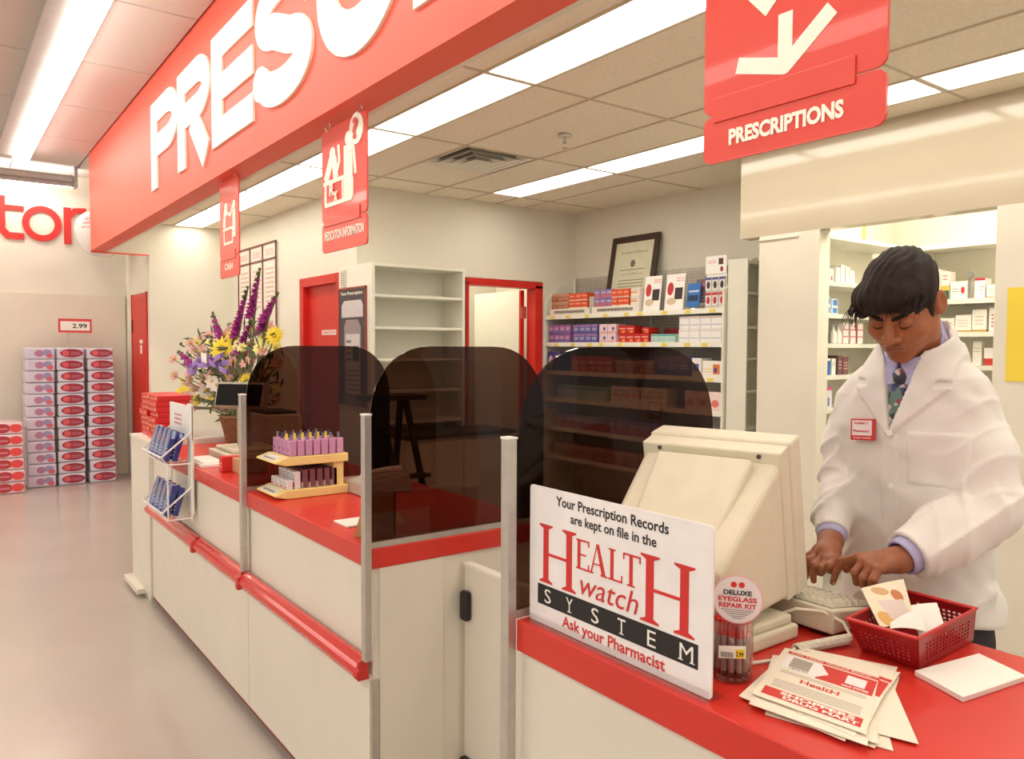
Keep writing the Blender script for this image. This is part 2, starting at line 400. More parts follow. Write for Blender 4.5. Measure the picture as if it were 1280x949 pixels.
# far store: letters, balloon, lights, packs ----------------------------
ts = thing('wall_lettering', 'big red letters tor high on the white rear wall', 'sign', (.95, 10.68, 2.8))
X0_ = .3
tq = [0]
def tl_(name, pts, w): tq[0] += 1; obj(name, MB().stroke(pts, w, (X0_, 10.7, 2.8), (1, 0, 0), (0, 0, 1), .02+.002*tq[0]), REDI, ts)
tl_('letter_t', [(.36, .5), (.36, .12), (.42, .05), (.58, .05)], .075); tl_('letter_t', [(.22, .37), (.58, .37)], .055)
tl_('letter_o', arc(.76, .215, .165, .17, 0, 360, 24), .07)
tl_('letter_r', [(1.02, 0), (1.02, .43)], .075); tl_('letter_r', [(1.02, .3), (1.1, .4), (1.22, .41)], .06)
bl = thing('balloon', 'white round balloon with red printing hanging before the rear wall', 'balloon', (1.62, 10.3, 2.6))
m_ = MB(); m_.lathe([(.001, -.27), (.1, -.25), (.19, -.19), (.26, -.06), (.28, .05), (.25, .16), (.17, .24), (.08, .28), (.001, .29)], (1.60, 10.2, 2.88), 24)
obj('balloon_skin', m_, printed('balloon_print', (236, 232, 226), [(.1, .75, .55, .8, (226, 140, 136), 'text', 3)], 'x', 'z', .2, coat=.5), bl, smooth=True)
obj('string', MB().path([(1.60, 10.2, 3.17), (1.59, 10.2, 3.3), (1.6, 10.2, 3.612)], .004), PAPER, bl)
fx = thing('strip_light', 'long suspended fluorescent strip light above the sales floor', 'light', (.72, 6, 3.5))
obj('housing', MB().box(.56, .86, .2, 9.7, 3.55, 3.615), STEEL, fx)
for k in range(8):
    y0 = 9.62-1.225*(k+1)
    obj('tube', B(.70, .85, y0+.01, y0+1.215, 3.50, 3.55), TUBEM, fx, bevel=.02)
for xx in (-1.6, -3.9):
    f2 = thing('strip_light', ('second' if xx > -2 else 'third')+' fluorescent strip light counted from the fascia, outside the view', 'light', (xx, 4, 3.5))
    obj('housing', B(xx-.15, xx+.15, -1.9, 9.7, 3.55, 3.615), STEEL, f2); obj('tube', B(xx-.08, xx+.08, -1.8, 9.6, 3.50, 3.55), TUBEM, f2)
cv = thing('cove_light', 'cross strip light with grey housing washing the rear wall under the ceiling', 'light', (0, 10.3, 3.4))
obj('housing', MB().box(-3, 1.33, 10.18, 10.24, 3.40, 3.52).tube((-3, 10.1, 3.47), (1.3, 10.1, 3.47), .035).box(1.33, 1.36, 10.1, 10.26, 3.38, 3.614), STEEL, cv)
obj('tube', B(-3, 1.33, 10.26, 10.40, 3.42, 3.46), TUBEM, cv)

# red side door beside the packs
d1 = struct('door_1', MB().box(1.935, 1.955, 9.53, 10.29, .01, 2.19), REDD)
obj('door_frame', MB().box(1.93, 1.97, 9.5, 9.53, 0, 2.2).box(1.93, 1.97, 10.29, 10.33, 0, 2.2), REDD, d1)
obj('notice', B(1.930, 1.936, 9.72, 9.86, 1.62, 1.66), PAPER, d1); obj('notice', B(1.930, 1.936, 9.76, 9.83, 1.50, 1.60), PAPER, d1)
obj('hinge', B(1.925, 1.936, 10.26, 10.3, 1.75, 1.9), DARK, d1)

def pack(x0, x1, y0, y1, z0, z1, m): return obj('wrapped_pack', MB().box(x0, x1, y0, y1, z0, z1), m, bevel=.018, seg=3)
pkA = printed('pack_lavender', (206, 198, 214), [(.3, .62, .2, .8, (176, 120, 150), 'oval'), (.58, .9, .3, .85, (150, 140, 180), 'oval'), (.7, .95, .1, .5, (206, 96, 116), 'oval')], 'x', 'z', .3, coat=.4)
pkB = printed('pack_crimson', (206, 200, 214), [(.12, .97, .14, .9, (150, 36, 56), 'oval'), (.2, .45, .3, .75, (216, 84, 90), 'oval'), (.5, .85, .4, .65, (190, 120, 140), 'text', 2)], 'x', 'z', .3, coat=.4)
pkC = printed('pack_red', (222, 190, 196), [(.05, .6, .1, .9, (176, 44, 56), 'oval'), (.55, .97, .15, .85, (226, 70, 70), 'oval'), (.15, .5, .4, .6, (226, 170, 180), 'text', 2)], 'x', 'z', .3, coat=.4)
def stack(x0, x1, n, h, m, y, lab, grp, off=.0):
    for k in range(n):
        dx = random.uniform(-.008, .008); dy = random.uniform(-.01, .01)
        pk = pack(x0+dx+.006, x1+dx-.006, y+dy, y+.38+dy, k*h+.002, (k+1)*h-.001, m)
        e = 'bottom pack' if k == 0 else 'top pack' if k == n-1 else None
        l = lab if not e else f'{e} of the {grp}'
        tag(pk, l, 'package', grp)
stack(.81, 1.10, 12, .1305, pkA, 10.12, 'lavender wrapped pack in the leftmost full-height stack by the rear wall', 'tall stack of lavender packs')
stack(1.115, 1.40, 12, .1305, pkB, 10.12, 'crimson oval wrapped pack in the middle full-height stack', 'middle tall stack of crimson packs')
stack(1.42, 1.71, 12, .1305, pkB, 10.12, 'crimson oval wrapped pack in the full-height stack nearest the red door', 'tall stack of crimson packs nearest the door')
stack(.48, .775, 6, .128, pkC, 9.85, 'red printed pack in the low stack at the left edge', 'low stack of red packs at the left edge')
ps = thing('price_sign', 'small white and red bordered price card above the wrapped packs', 'sign', (1.25, 10.3, 1.57))
obj('sign_rod', MB().tube((1.25, 10.3, 1.566), (1.25, 10.3, 1.75), .006), CHROME, ps)
pcd = obj('price_card', B(1.16, 1.5, 10.28, 10.295, 1.74, 1.90), mat('price_card_red', (214, 60, 56), .5), ps)
obj('price_field', B(1.18, 1.48, 10.276, 10.28, 1.765, 1.87), PAPER, ps)
text(pcd, '2.99', V3(1.30, 10.275, 1.79), V3(.15, 0, 0), V3(0, 0, .055), BLACKI, .02)

# ================================================================ doors, shelf unit, poster, gondola
d2 = struct('door_2', B(2.90, 2.93, 6.42, 7.20, .01, 2.16), REDD)
obj('door_frame', MB().box(2.845, 2.97, 6.34, 6.43, 0, 2.24).box(2.845, 2.97, 7.19, 7.28, 0, 2.24).box(2.845, 2.97, 6.43, 7.19, 2.155, 2.24), REDD, d2, bevel=.004)
obj('name_plate', B(2.896, 2.901, 6.46, 6.86, 1.70, 1.745), PAPER, d2)
text(d2, 'ASSOCIATE', V3(2.8955, 6.84, 1.708), V3(0, -.36, 0), V3(0, 0, .03), REDI, .02)
obj('door_handle', MB().tube((2.90, 7.10, 1.0), (2.85, 7.10, 1.0), .012).tube((2.855, 7.10, 1.0), (2.835, 7.10, 1.0), .028, .026), CHROME, d2)
# open doorway in the back wall
d3 = struct('door_3', MB().box(3.955, 3.985, 6.04, 6.18, 0, 2.2).box(4.76, 4.855, 6.04, 6.18, 0, 2.2).box(3.955, 4.855, 6.04, 6.18, 2.17, 2.235), REDD, bevel=.004)
obj('door_leaf', MB().box(4.70, 4.735, 6.22, 7.02, .01, 2.16), LAMW, d3)
obj('leaf_edge', B(4.695, 4.74, 6.195, 6.22, .01, 2.16), REDD, d3)
obj('hinge', MB().tube((4.75, 6.20, 1.88), (4.75, 6.20, 2.0), .012).box(4.70, 4.76, 6.185, 6.197, 1.88, 2.0), CHROME, d3)
# empty white shelf unit
su = thing('shelf_unit', 'tall empty white shelf unit between the red door and the open doorway', 'shelf', (3.27, 5.9, 0))
obj('side_panel', B(2.83, 2.855, 5.7, 6.33, 0, 2.27), LAMW, su); obj('side_panel', B(3.69, 3.715, 5.7, 6.05, 0, 2.27), LAMW, su)
obj('back_panel', B(2.855, 3.69, 6.035, 6.05, 0, 2.27), LAMW, su); obj('top_panel', B(2.855, 3.69, 5.7, 6.035, 2.245, 2.27), LAMW, su)
for z in (2.02, 1.76, 1.50, 1.24, .98, .7, .4, .08): obj('shelf', B(2.856, 3.689, 5.705, 6.034, z-.022, z), LAMW, su)
# poster with pill bottle on the side panel
po = thing('pill_bottle_poster', 'dark framed poster of a pale pill bottle hung beside the red door', 'poster', (2.82, 6.06, 1.2))
obj('poster_board', B(2.818, 2.829, 5.80, 6.30, 1.1, 2.075), mat('poster_ground', (70, 58, 64), .5), po)
obj('poster_rim', MB().box(2.814, 2.829, 5.79, 5.80, 1.1, 2.085).box(2.814, 2.829, 6.30, 6.31, 1.1, 2.085).box(2.814, 2.829, 5.79, 6.31, 2.075, 2.09), mat('poster_rim_red', (150, 60, 50), .5), po)
o_, u_, w_ = (2.818, 6.30, 1.1), (0, -1, 0), (0, 0, 1)
q = MB().slab([(.1, 0), (.42, 0), (.42, .66), (.36, .72), (.14, .72), (.1, .66)], o_, u_, w_, .001); obj('bottle_picture', q, mat('bottle_body', (150, 134, 138), .5), po)
q = MB().slab([(.05, .74), (.46, .74), (.46, .84), (.42, .88), (.1, .88), (.05, .84)], o_, u_, w_, .001); obj('cap_picture', q, mat('bottle_cap', (204, 196, 196), .5), po)
q = MB().slab([(.13, .1), (.40, .1), (.40, .60), (.13, .60)], (2.8165, 6.30, 1.1), u_, w_, .001)
obj('bottle_label', q, printed('bottle_label_print', (206, 198, 200), [(.05, .95, .05, .45, (120, 110, 116), 'text', 5), (.5, .95, .55, .8, (60, 44, 50)), (.05, .4, .55, .95, (120, 110, 116), 'lines', 4)]), po)
text(po, 'Your Prescription', V3(2.817, 6.27, 2.02), V3(0, -.42, 0), V3(0, 0, .035), CREAM, .01)
# small card left of the shelf unit
tag(obj('small_notice', B(2.818, 2.829, 6.18, 6.28, 2.10, 2.245), printed('small_notice_print', (214, 206, 196), [(.1, .9, .1, .9, (120, 110, 110), 'text', 6)])), 'tiny narrow printed notice just above the pill bottle poster', 'notice')
# framed chart on the left wall
ch = thing('wall_chart', 'tall maroon framed wall chart in three columns behind the flowers', 'chart', (2.86, 8.5, 1.1))
obj('chart_board', B(2.855, 2.87, 7.93, 9.15, 1.1, 2.67), mat('chart_paper', (228, 222, 212), .6), ch)
fr = MB()
for y in (7.92, 8.32, 8.73, 9.14): fr.box(2.845, 2.857, y, y+.018, 1.1, 2.68)
fr.box(2.845, 2.857, 7.92, 9.158, 2.665, 2.685).box(2.845, 2.857, 7.92, 9.158, 2.50, 2.515)
obj('chart_frame', fr, mat('maroon_strip', (120, 58, 50), .5), ch)
for k in range(3):
    y = 8.30-.0+.41*k
    obj('chart_heading', B(2.852, 2.855, y-.34, y-.02, 2.53, 2.65), printed('chart_head_print', (236, 214, 204), [(.15, .85, .2, .8, (216, 110, 100), 'text', 3)]), ch)
    obj('chart_column', B(2.852, 2.855, y-.34, y-.02, 1.3, 2.48), printed('chart_col_print', (232, 224, 212), [(.1, .9, .6, .97, (206, 160, 150), 'text', 9), (.3, .8, .2, .5, (196, 180, 150), 'text', 8)]), ch)

# gondola ---------------------------------------------------------------
go = thing('gondola_shelving', 'white wall gondola with stocked medicine shelves and wire back panel', 'shelf', (5.1, 4.95, 0))
obj('back_panel', B(5.28, 5.298, 3.88, 6.05, 0, 1.95), LAMW, go)
gr = MB()
for k in range(0, 86): gr.box(5.262, 5.265, 3.9+k*.025, 3.903+k*.025, 1.2, 2.29)
for k in range(0, 44): gr.box(5.259, 5.262, 3.9, 6.03, 1.2+k*.025, 1.203+k*.025)
g_ = obj('wire_grid', gr, STEEL, go); g_['kind'] = 'stuff'
for y in (3.89, 4.97, 6.03): obj('upright', B(5.255, 5.28, y-.012, y+.012, 0, 2.31), LAMW, go)
obj('side_panel', MB().slab([(0, 0), (.42, 0), (.42, 2.78), (.40, 2.30), (.06, 2.06), (0, 2.02)][:2]+[(.40, 2.32), (.34, 2.3), (.0, 2.04)], (4.87, 3.867, 0), (1, 0, 0), (0, 0, 1), .018), LAMW, go)
obj('side_panel', MB().slab([(0, 0), (.40, 0), (.40, 2.32), (.34, 2.3), (.0, 2.04)], (4.87, 6.06, 0), (1, 0, 0), (0, 0, 1), .015), LAMW, go)
SZ = [1.905, 1.64, 1.365, 1.10, .82, .54, .12]
for z in SZ:
    obj('shelf', B(4.89, 5.255, 3.868, 6.04, z-.035, z), LAMW, go)
    s_ = obj('price_channel', B(4.884, 4.89, 3.87, 6.03, z-.036, z+.004), PAPER, go)
for z in SZ[:4]:
    for k in range(9):
        y = 3.98+k*.235+random.uniform(-.05, .05)
        obj('price_tag', B(4.880, 4.8845, y, y+.055, z-.03, z-.003), mat('yellow_tag', (238, 214, 96), .5), go)

def goods(name, x, y0, z, w, d, h, m, n, rows, lab, cat, grp, gap=.004, jitter=0):
    """n boxes along +Y starting at y0, stacked rows high; alike copies share mesh"""
    src = obj(name, MB().box(x, x+d, y0, y0+w, z+.0005, z+h), m, bevel=.002, seg=1); tag(src, lab, cat, grp)
    for r in range(rows):
        for i in range(n):
            if r == 0 and i == 0: continue
            c = src.copy(); C.objects.link(c)
            c.location = (src.location.x+random.uniform(0, .008), src.location.y+i*(w+gap), src.location.z+r*(h+.001)+.0005)
    return y0+n*(w+gap)
P = printed
bxA = P('box_brown', (176, 110, 92), [(0, 1, .6, .9, (214, 170, 140)), (.2, .9, .2, .45, (210, 190, 90), 'text', 2), (.1, .9, .65, .85, (120, 60, 60), 'text', 1)])
bxO = P('box_orange', (226, 88, 50), [(.1, .9, .55, .8, (250, 210, 180), 'text', 1), (0, 1, 0, .12, (250, 236, 220))])
bxW = P('box_white_orange', (240, 226, 210), [(0, .8, .4, .6, (230, 150, 90)), (.1, .9, .7, .9, (150, 130, 150), 'text', 1)])
bxV = P('box_violet', (140, 120, 176), [(0, 1, .05, .5, (190, 110, 130)), (.15, .85, .6, .85, (236, 226, 230), 'text', 1)])
bxP = P('box_purple', (150, 90, 150), [(0, 1, 0, .3, (110, 96, 160)), (.15, .85, .45, .8, (230, 200, 220), 'text', 2)])
bxB = P('box_blue', (96, 90, 160), [(0, 1, .7, 1, (150, 110, 170)), (.15, .85, .35, .65, (226, 220, 236), 'text', 2)])
bxK = P('box_pink', (236, 206, 210), [(.5, .8, .3, .7, (90, 80, 160), 'oval'), (.1, .9, .1, .3, (214, 90, 100), 'text', 1)])
bxR = P('box_red', (204, 36, 30), [(.12, .9, .55, .8, (250, 220, 210), 'text', 1), (.4, .9, .1, .4, (236, 150, 80), 'oval')])
bxT = P('box_teal', (186, 214, 204), [(0, 1, .75, .95, (90, 170, 170)), (.1, .9, .2, .6, (150, 180, 190), 'text', 2)])
bxH = P('box_white', (240, 236, 234), [(.05, .95, .84, .93, (214, 100, 110), 'text', 1), (.05, .95, .3, .42, (120, 120, 170), 'text', 1)])
tray = P('tray_white', (236, 226, 214), [(.12, .88, .1, .45, (70, 50, 50), 'text', 1)])
# top shelf (z 1.905)
z = 1.906
def counter_tray(y0, y1, lab):
    tag(obj('display_tray', MB().box(4.895, 5.1, y0, y1, z, z+.008).box(4.893, 4.897, y0, y1, z, z+.062).box(4.897, 5.1, y0, y0+.004, z, z+.16).box(4.897, 5.1, y1-.004, y1, z, z+.16), tray), lab, 'tray')
counter_tray(5.40, 5.98, 'white cardboard tray at the left end of the top shelf'); counter_tray(4.77, 5.37, 'white cardboard tray in front of the framed certificate')
goods('medicine_box', 4.91, 5.72, z+.06, .082, .12, .075, bxA, 3, 2, 'brown and yellow medicine box in the left tray on the top shelf', 'box', 'brown boxes on the top shelf')
goods('medicine_box', 4.90, 5.44, z+.06, .085, .12, .07, bxO, 3, 2, 'orange box in the left tray on the top shelf', 'box', 'orange boxes in the left tray')
goods('medicine_box', 4.91, 5.12, z+.06, .076, .12, .078, bxV, 3, 2, 'violet medicine box in the tray before the certificate', 'box', 'violet boxes on the top shelf')
goods('medicine_box', 4.90, 4.90, z+.06, .07, .12, .074, bxO, 3, 2, 'orange box in the tray before the certificate', 'box', 'orange boxes before the certificate')
goods('medicine_box', 4.90, 4.78, z+.06, .1, .12, .072, bxW, 1, 2, 'white and orange medicine box beside the two standing leaflets', 'box', 'white and orange boxes on the top shelf')
lf = P('leaflet_card', (244, 238, 232), [(.08, .42, .42, .78, (196, 50, 50), 'oval'), (.5, .92, .3, .62, (60, 44, 50)), (.1, .6, .15, .35, (216, 190, 160), 'oval'), (.55, .95, .8, .93, (226, 120, 120), 'text', 2)])
for y0, y1, lab in ((4.555, 4.745, 'white display card with red bottle picture, left of two on top shelf'), (4.30, 4.50, 'white display card with red bottle picture, right of two on top shelf')):
    m_ = MB().slab([(0, 0), (y1-y0, 0), (y1-y0, .30), (0, .30)], (4.92, y1, z), (0, -1, 0), V3(.12, 0, 1), .006)
    m_.slab([(0, 0), (.1, 0), (.02, .16)], (4.93, (y0+y1)/2, z), (1, 0, 0), (0, 0, 1), .004)
    tag(obj('display_card', m_, lf), lab, 'display card')
# cards in a rising rack on the wire grid
bc = P('card_blue', (48, 110, 184), [(.1, .9, .62, .8, (230, 236, 240), 'text', 1), (.1, .9, .25, .5, (30, 50, 90))])
cr = thing('booklet_rack', 'slanting wire rack of small booklets with a blue one in front', 'rack', (4.98, 4.1, z))
for k in range(5):
    m_ = MB().slab([(0, 0), (.13, 0), (.13, .19), (0, .19)], (4.93+.05*k, 4.27-.045*k, z+.02+.035*k), (0, -1, 0), V3(.15, 0, 1), .01)
    obj('booklet', m_, bc if k == 0 else P('card_grey', (120, 96, 110), [(.1, .9, .7, .9, (226, 100, 110), 'text', 1), (.1, .9, .1, .5, (170, 150, 150), 'text', 3)]), cr)
obj('wire_arm', MB().path([(4.91, 4.23, z+.0), (4.95, 4.16, z+.012), (5.2, 3.98, z+.16), (5.25, 3.98, z+.18)], .004), CHROME, cr)
# hanging header card with blister packs
hc = thing('blister_pack_display', 'white header card with rows of red and black blister packs at shelf end', 'display', (4.93, 3.98, z))
obj('header_card', B(4.925, 4.93, 3.875, 4.075, z+.27, z+.41), P('header_print', (242, 238, 234), [(.62, .85, .5, .85, (90, 44, 44)), (.7, .85, .1, .4, (150, 50, 50), 'oval'), (.1, .5, .6, .8, (226, 150, 150), 'text', 2)]), hc)
obj('display_back', B(4.932, 4.936, 3.875, 4.075, z+.001, z+.27), PAPER, hc)
for r in range(2):
    for k in range(3):
        y = 3.88+.066*k
        obj('blister_pack', MB().box(4.915, 4.931, y, y+.056, z+.02+.12*r, z+.125+.12*r), P('blister_%d' % r, (226, 220, 218), [(.2, .8, .15, .7, (60, 50, 56) if r else (190, 50, 50), 'oval'), (0, 1, .8, 1, (200, 60, 60) if not r else (90, 90, 150))]), hc)
# framed certificate leaning on the wall
ce = thing('framed_certificate', 'dark wood framed certificate leaning on the wall above the shelves', 'certificate', (5.15, 5.17, 1.91))
o_ = V3(5.15, 5.47, 1.91); ux = V3(0, -1, 0); uz = V3(.17, 0, .97).normalized()
W2, H2 = .60, .735
F_ = MB()
for a0, a1, b0, b1 in ((0, W2, 0, .06), (0, W2, H2-.06, H2), (0, .055, .06, H2-.06), (W2-.055, W2, .06, H2-.06)):
    F_.slab([(a0, b0), (a1, b0), (a1, b1), (a0, b1)], o_, ux, uz, .025)
obj('frame', F_, DARKW, ce, bevel=.004)
nrm = ux.cross(uz)
mbd = obj('mat_board', MB().slab([(.045, .045), (W2-.045, .045), (W2-.045, H2-.045), (.045, H2-.045)], o_, ux, uz, .012), mat('certificate_paper', (222, 218, 190), .6), ce)
obj('seal', MB().slab([(.30+.03*math.cos(t*.524), .47+.035*math.sin(t*.524)) for t in range(12)], o_, ux, uz, .0135), mat('certificate_ink', (120, 112, 96), .6), mbd)
for bb, hh_, ss, ww in ((.56, .03, 'Certificate of Pharmacy', .34), (.36, .02, 'Doctor of Pharmacy', .28)):
    text(mbd, ss, o_+ux*((W2-ww)/2)+uz*bb+nrm*.0122, ux*ww, uz*hh_, MATS['certificate_ink'], 0)
for bb in (.41, .31, .28, .25): obj('text_line', MB().slab([(.14, bb), (.46, bb), (.46, bb+.006), (.14, bb+.006)], o_, ux, uz, .0135), MATS['certificate_ink'], mbd)
# second shelf (z 1.64)
z = 1.6405
yy = goods('medicine_box', 4.90, 5.68, z, .078, .12, .085, bxP, 4, 2, 'purple medicine box at the left end of the second shelf', 'box', 'purple boxes on the second shelf')
goods('medicine_box', 4.90, 5.30, z, .082, .12, .085, bxB, 4, 2, 'blue medicine box left of the pale pink ones on the second shelf', 'box', 'blue boxes on the second shelf')
goods('medicine_box', 4.90, 5.06, z, .105, .12, .083, bxK, 2, 2, 'pale pink medicine box with blue dot on the second shelf', 'box', 'pink boxes on the second shelf')
goods('medicine_box', 4.90, 4.66, z, .088, .14, .078, bxR, 4, 1, 'red medicine box in the lower row on the second shelf', 'box', 'red boxes, lower row')
goods('medicine_box', 4.91, 4.84, z+.079, .1, .12, .07, bxR, 2, 1, 'larger red box on top of the red row on the second shelf', 'box', 'red boxes, upper row')
tag(obj('medicine_box', B(4.905, 5.02, 4.66, 4.74, z+.080, z+.13), bxR, bevel=.002), 'small red box at the right end of the upper red row', 'box')
goods('medicine_box', 5.06, 4.38, z, .06, .1, .12, P('box_darkred', (150, 30, 34), [(.1, .9, .3, .6, (190, 90, 90), 'text', 2)]), 4, 1, 'dark red box set back behind the teal cartons', 'box', 'dark red boxes set back')
goods('medicine_box', 4.895, 4.36, z, .088, .12, .07, bxT, 3, 1, 'pale teal carton between the red and the white boxes', 'box', 'teal cartons on the second shelf')
goods('medicine_box', 4.90, 3.895, z, .105, .14, .105, bxH, 4, 2, 'white medicine carton at the right end of the second shelf', 'box', 'white cartons on the second shelf')
# third shelf
z = 1.3655
goods('medicine_box', 4.90, 5.83, z, .19, .14, .19, P('box_navy', (60, 56, 120), [(.1, .45, .1, .8, (200, 180, 200), 'oval'), (.6, .9, .5, .9, (200, 70, 80), 'text', 3)]), 1, 1, 'big navy box at the left end of the third shelf', 'box', 'navy boxes')
goods('medicine_box', 4.90, 5.1, z, .11, .14, .15, bxR, 5, 1, 'red box on the third shelf behind the smoked panel', 'box', 'red boxes on the third shelf')
goods('medicine_box', 4.90, 4.6, z, .11, .14, .12, bxA, 4, 1, 'brown box on the third shelf behind the smoked panel', 'box', 'brown boxes on the third shelf')
goods('medicine_box', 4.90, 4.22, z, .11, .14, .16, bxB, 3, 1, 'blue box on the third shelf left of the white cartons', 'box', 'blue boxes on the third shelf')
goods('medicine_box', 4.90, 4.09, z, .10, .14, .15, P('box_whiteblue', (236, 232, 232), [(.2, .8, .3, .7, (80, 84, 150)), (.0, .1, 0, 1, (60, 50, 120))]), 1, 1, 'white carton with blue square on the third shelf', 'box', 'blue square cartons')
goods('medicine_box', 4.90, 3.885, z, .19, .14, .13, P('box_flame', (240, 232, 222), [(.55, .9, .2, .8, (220, 120, 60)), (.6, .75, .3, .6, (60, 70, 140)), (.05, .5, .3, .6, (230, 200, 120), 'text', 2)]), 1, 1, 'white carton with orange picture at the third shelf end', 'box', 'orange picture cartons')
z = 1.1005
goods('medicine_box', 4.90, 5.2, z, .13, .14, .13, bxT, 5, 1, 'teal carton on the fourth shelf behind the smoked panel', 'box', 'teal cartons on the fourth shelf')
goods('medicine_box', 4.90, 4.45, z, .13, .14, .15, bxW, 5, 1, 'white and orange carton on the fourth shelf behind the smoke', 'box', 'orange cartons on the fourth shelf')
goods('medicine_box', 4.90, 3.885, z, .12, .14, .15, P('box_pinkstripe', (240, 214, 210), [(.2, .8, .2, .6, (226, 120, 110), 'oval')]), 3, 1, 'pale pink carton at the right end of the fourth shelf', 'box', 'pale pink cartons')
for z, lab in ((.8205, 'fifth'), (.5405, 'sixth')):
    goods('medicine_box', 4.90, 3.9, z, .14, .14, .13, bxV if lab == 'fifth' else bxA, 14, 1, f'medicine box in the long row on the {lab} shelf', 'box', f'boxes on the {lab} shelf')

# narrow shelf unit seen between gondola and partition (C)
nu = thing('narrow_shelf_unit', 'narrow empty white shelf unit between the gondola and the partition panel', 'shelf', (5.1, 3.76, 0))
obj('side_panel', B(4.90, 4.915, 3.66, 3.84, 0, 2.27), LAMW, nu); obj('side_panel', B(5.265, 5.28, 3.66, 3.84, 0, 2.27), LAMW, nu)
obj('back_panel', B(4.915, 5.265, 3.83, 3.84, 0, 2.27), LAMW, nu)
for z in (2.25, 2.02, 1.765, 1.525, 1.28, 1.0, .7): obj('shelf', B(4.916, 5.264, 3.66, 3.829, z-.02, z), LAMW, nu)

# alcove shelving -------------------------------------------------------
A = thing('alcove_side_shelving', 'white shelf bank with small bottles left of the man inside the alcove', 'shelf', (5.2, 3.0, 0))
obj('side_panel', B(4.665, 4.68, 2.87, 3.17, 0, 2.34), LAMW, A); obj('back_panel', B(4.68, 5.74, 3.16, 3.175, 0, 2.34), LAMW, A)
for z in (2.34, 2.035, 1.825, 1.63, 1.42, 1.2, .95, .6): obj('shelf', B(4.68, 5.74, 2.87, 3.16, z-.028, z), LAMW, A)
Bk = thing('alcove_rear_shelving', 'white shelf bank with boxed medicines right of the man inside the alcove', 'shelf', (5.9, 2.2, 0))
obj('back_panel', B(6.06, 6.075, 1.3, 2.87, 0, 2.34), LAMW, Bk); obj('side_panel', B(5.75, 6.06, 1.28, 1.3, 0, 2.34), LAMW, Bk)
obj('side_panel', B(5.75, 6.06, 2.85, 2.868, 0, 2.34), LAMW, Bk)
for z in (2.34, 1.945, 1.715, 1.485, 1.25, 1.0, .6):
    obj('shelf', B(5.76, 6.06, 1.3, 2.85, z-.03, z), LAMW, Bk)
    obj('shelf_edge', B(5.752, 5.76, 1.3, 2.85, z-.032, z+.002), LAMW, Bk)
def upx(px, py, axis, val):
    v_ = r2*((px-640)/976.2)-u2*((py-474.5)/976.2)+fw; i = 'XYZ'.index(axis); c_ = (0, 0, 1.6)
    t = (val-c_[i])/v_[i]; return Vector((v_.x*t, v_.y*t, 1.6+v_.z*t))
def frontA(px0, px1, ztop, z, lab, m, cat='box', name='medicine_box', grp=None, y=2.9):
    a = upx(px0, 400, 'Y', y).x; b = upx(px1, 400, 'Y', y).x
    return tag(obj(name, B(a, b, y, y+.1, z+.001, ztop), m, bevel=.002, seg=1), lab, cat, grp)
def frontB(px0, px1, ztop, z, lab, m, cat='box', name='medicine_box', grp=None, x=5.79):
    a = upx(px0, 400, 'X', x).y; b = upx(px1, 400, 'X', x).y
    return tag(obj(name, B(x, x+.1, b, a, z+.001, ztop), m, bevel=.002, seg=1), lab, cat, grp)
wx = P('carton_white_x', (238, 234, 224), [(.1, .9, .6, .8, (190, 180, 170), 'text', 2)], 'x', 'z')
wr = P('carton_reddot_x', (238, 232, 222), [(.1, .9, .6, .8, (190, 180, 170), 'text', 2), (.3, .7, .1, .45, (206, 50, 50), 'oval')], 'x', 'z')
wb = P('carton_blue_x', (232, 232, 230), [(.1, .9, .55, .95, (70, 130, 200)), (.1, .9, .05, .4, (70, 130, 200))], 'x', 'z')
pkx = P('carton_pinkline_x', (236, 226, 220), [(.0, .08, 0, 1, (196, 110, 120)), (.92, 1, 0, 1, (196, 110, 120)), (0, 1, .3, .36, (196, 110, 120)), (0, 1, .64, .7, (196, 110, 120))], 'x', 'z')
dkx = P('carton_dark_x', (120, 84, 84), [(.1, .9, .3, .8, (214, 170, 160), 'text', 3)], 'x', 'z')
z = 2.036
frontA(1031, 1035, z+.1, z, 'leftmost white carton with red dot on the upper side shelf', wr)
frontA(1036, 1041, z+.085, z, 'second white carton with red dot on the upper side shelf', wr)
for k, (a, b, h) in enumerate(((1044, 1049, .10), (1050, 1055, .12), (1056, 1061, .11), (1062, 1067, .09))):
    frontA(a, b, z+h, z, 'white carton in the group left of the hair, upper side shelf', wx, grp='white cartons on the upper side shelf')
z = 1.826
frontA(1031, 1038, z+.11, z, 'blue and white carton at the left on the second side shelf', wb)
frontA(1040, 1047, z+.10, z, 'blue and white carton second from left on the second side shelf', wb)
z = 1.631
for a, lab in ((1042, 'white pointed dropper bottle, left of two on the third side shelf'), (1048, 'white pointed dropper bottle, right of two on the third side shelf')):
    p = upx(a, 400, 'Y', 2.93)
    tag(obj('dropper_bottle', MB().lathe([(.02, 0), (.021, .01), (.021, .07), (.012, .085), (.008, .09), (.003, .125)], (p.x, 2.93, z+.0005), 14), PLASW, smooth=True), lab, 'bottle')
for a in (1054, 1063, 1072):
    frontA(a, a+7.5, z+.14, z, 'white carton with pink grid lines on the third side shelf', pkx, grp='pink lined cartons')
z = 1.421
frontA(1033, 1039, z+.11, z, 'bright blue bottle box on the fourth side shelf', P('carton_brightblue', (50, 110, 190), [(0, 1, .85, 1, (236, 236, 236))], 'x', 'z'))
frontA(1041, 1046, z+.11, z, 'plain white carton right of the bright blue one', wx); frontA(1049, 1054, z+.13, z, 'tall dark carton on the fourth side shelf, left of two', dkx); frontA(1055, 1062, z+.12, z, 'tall dark carton on the fourth side shelf, right of two', dkx)
z = 1.201
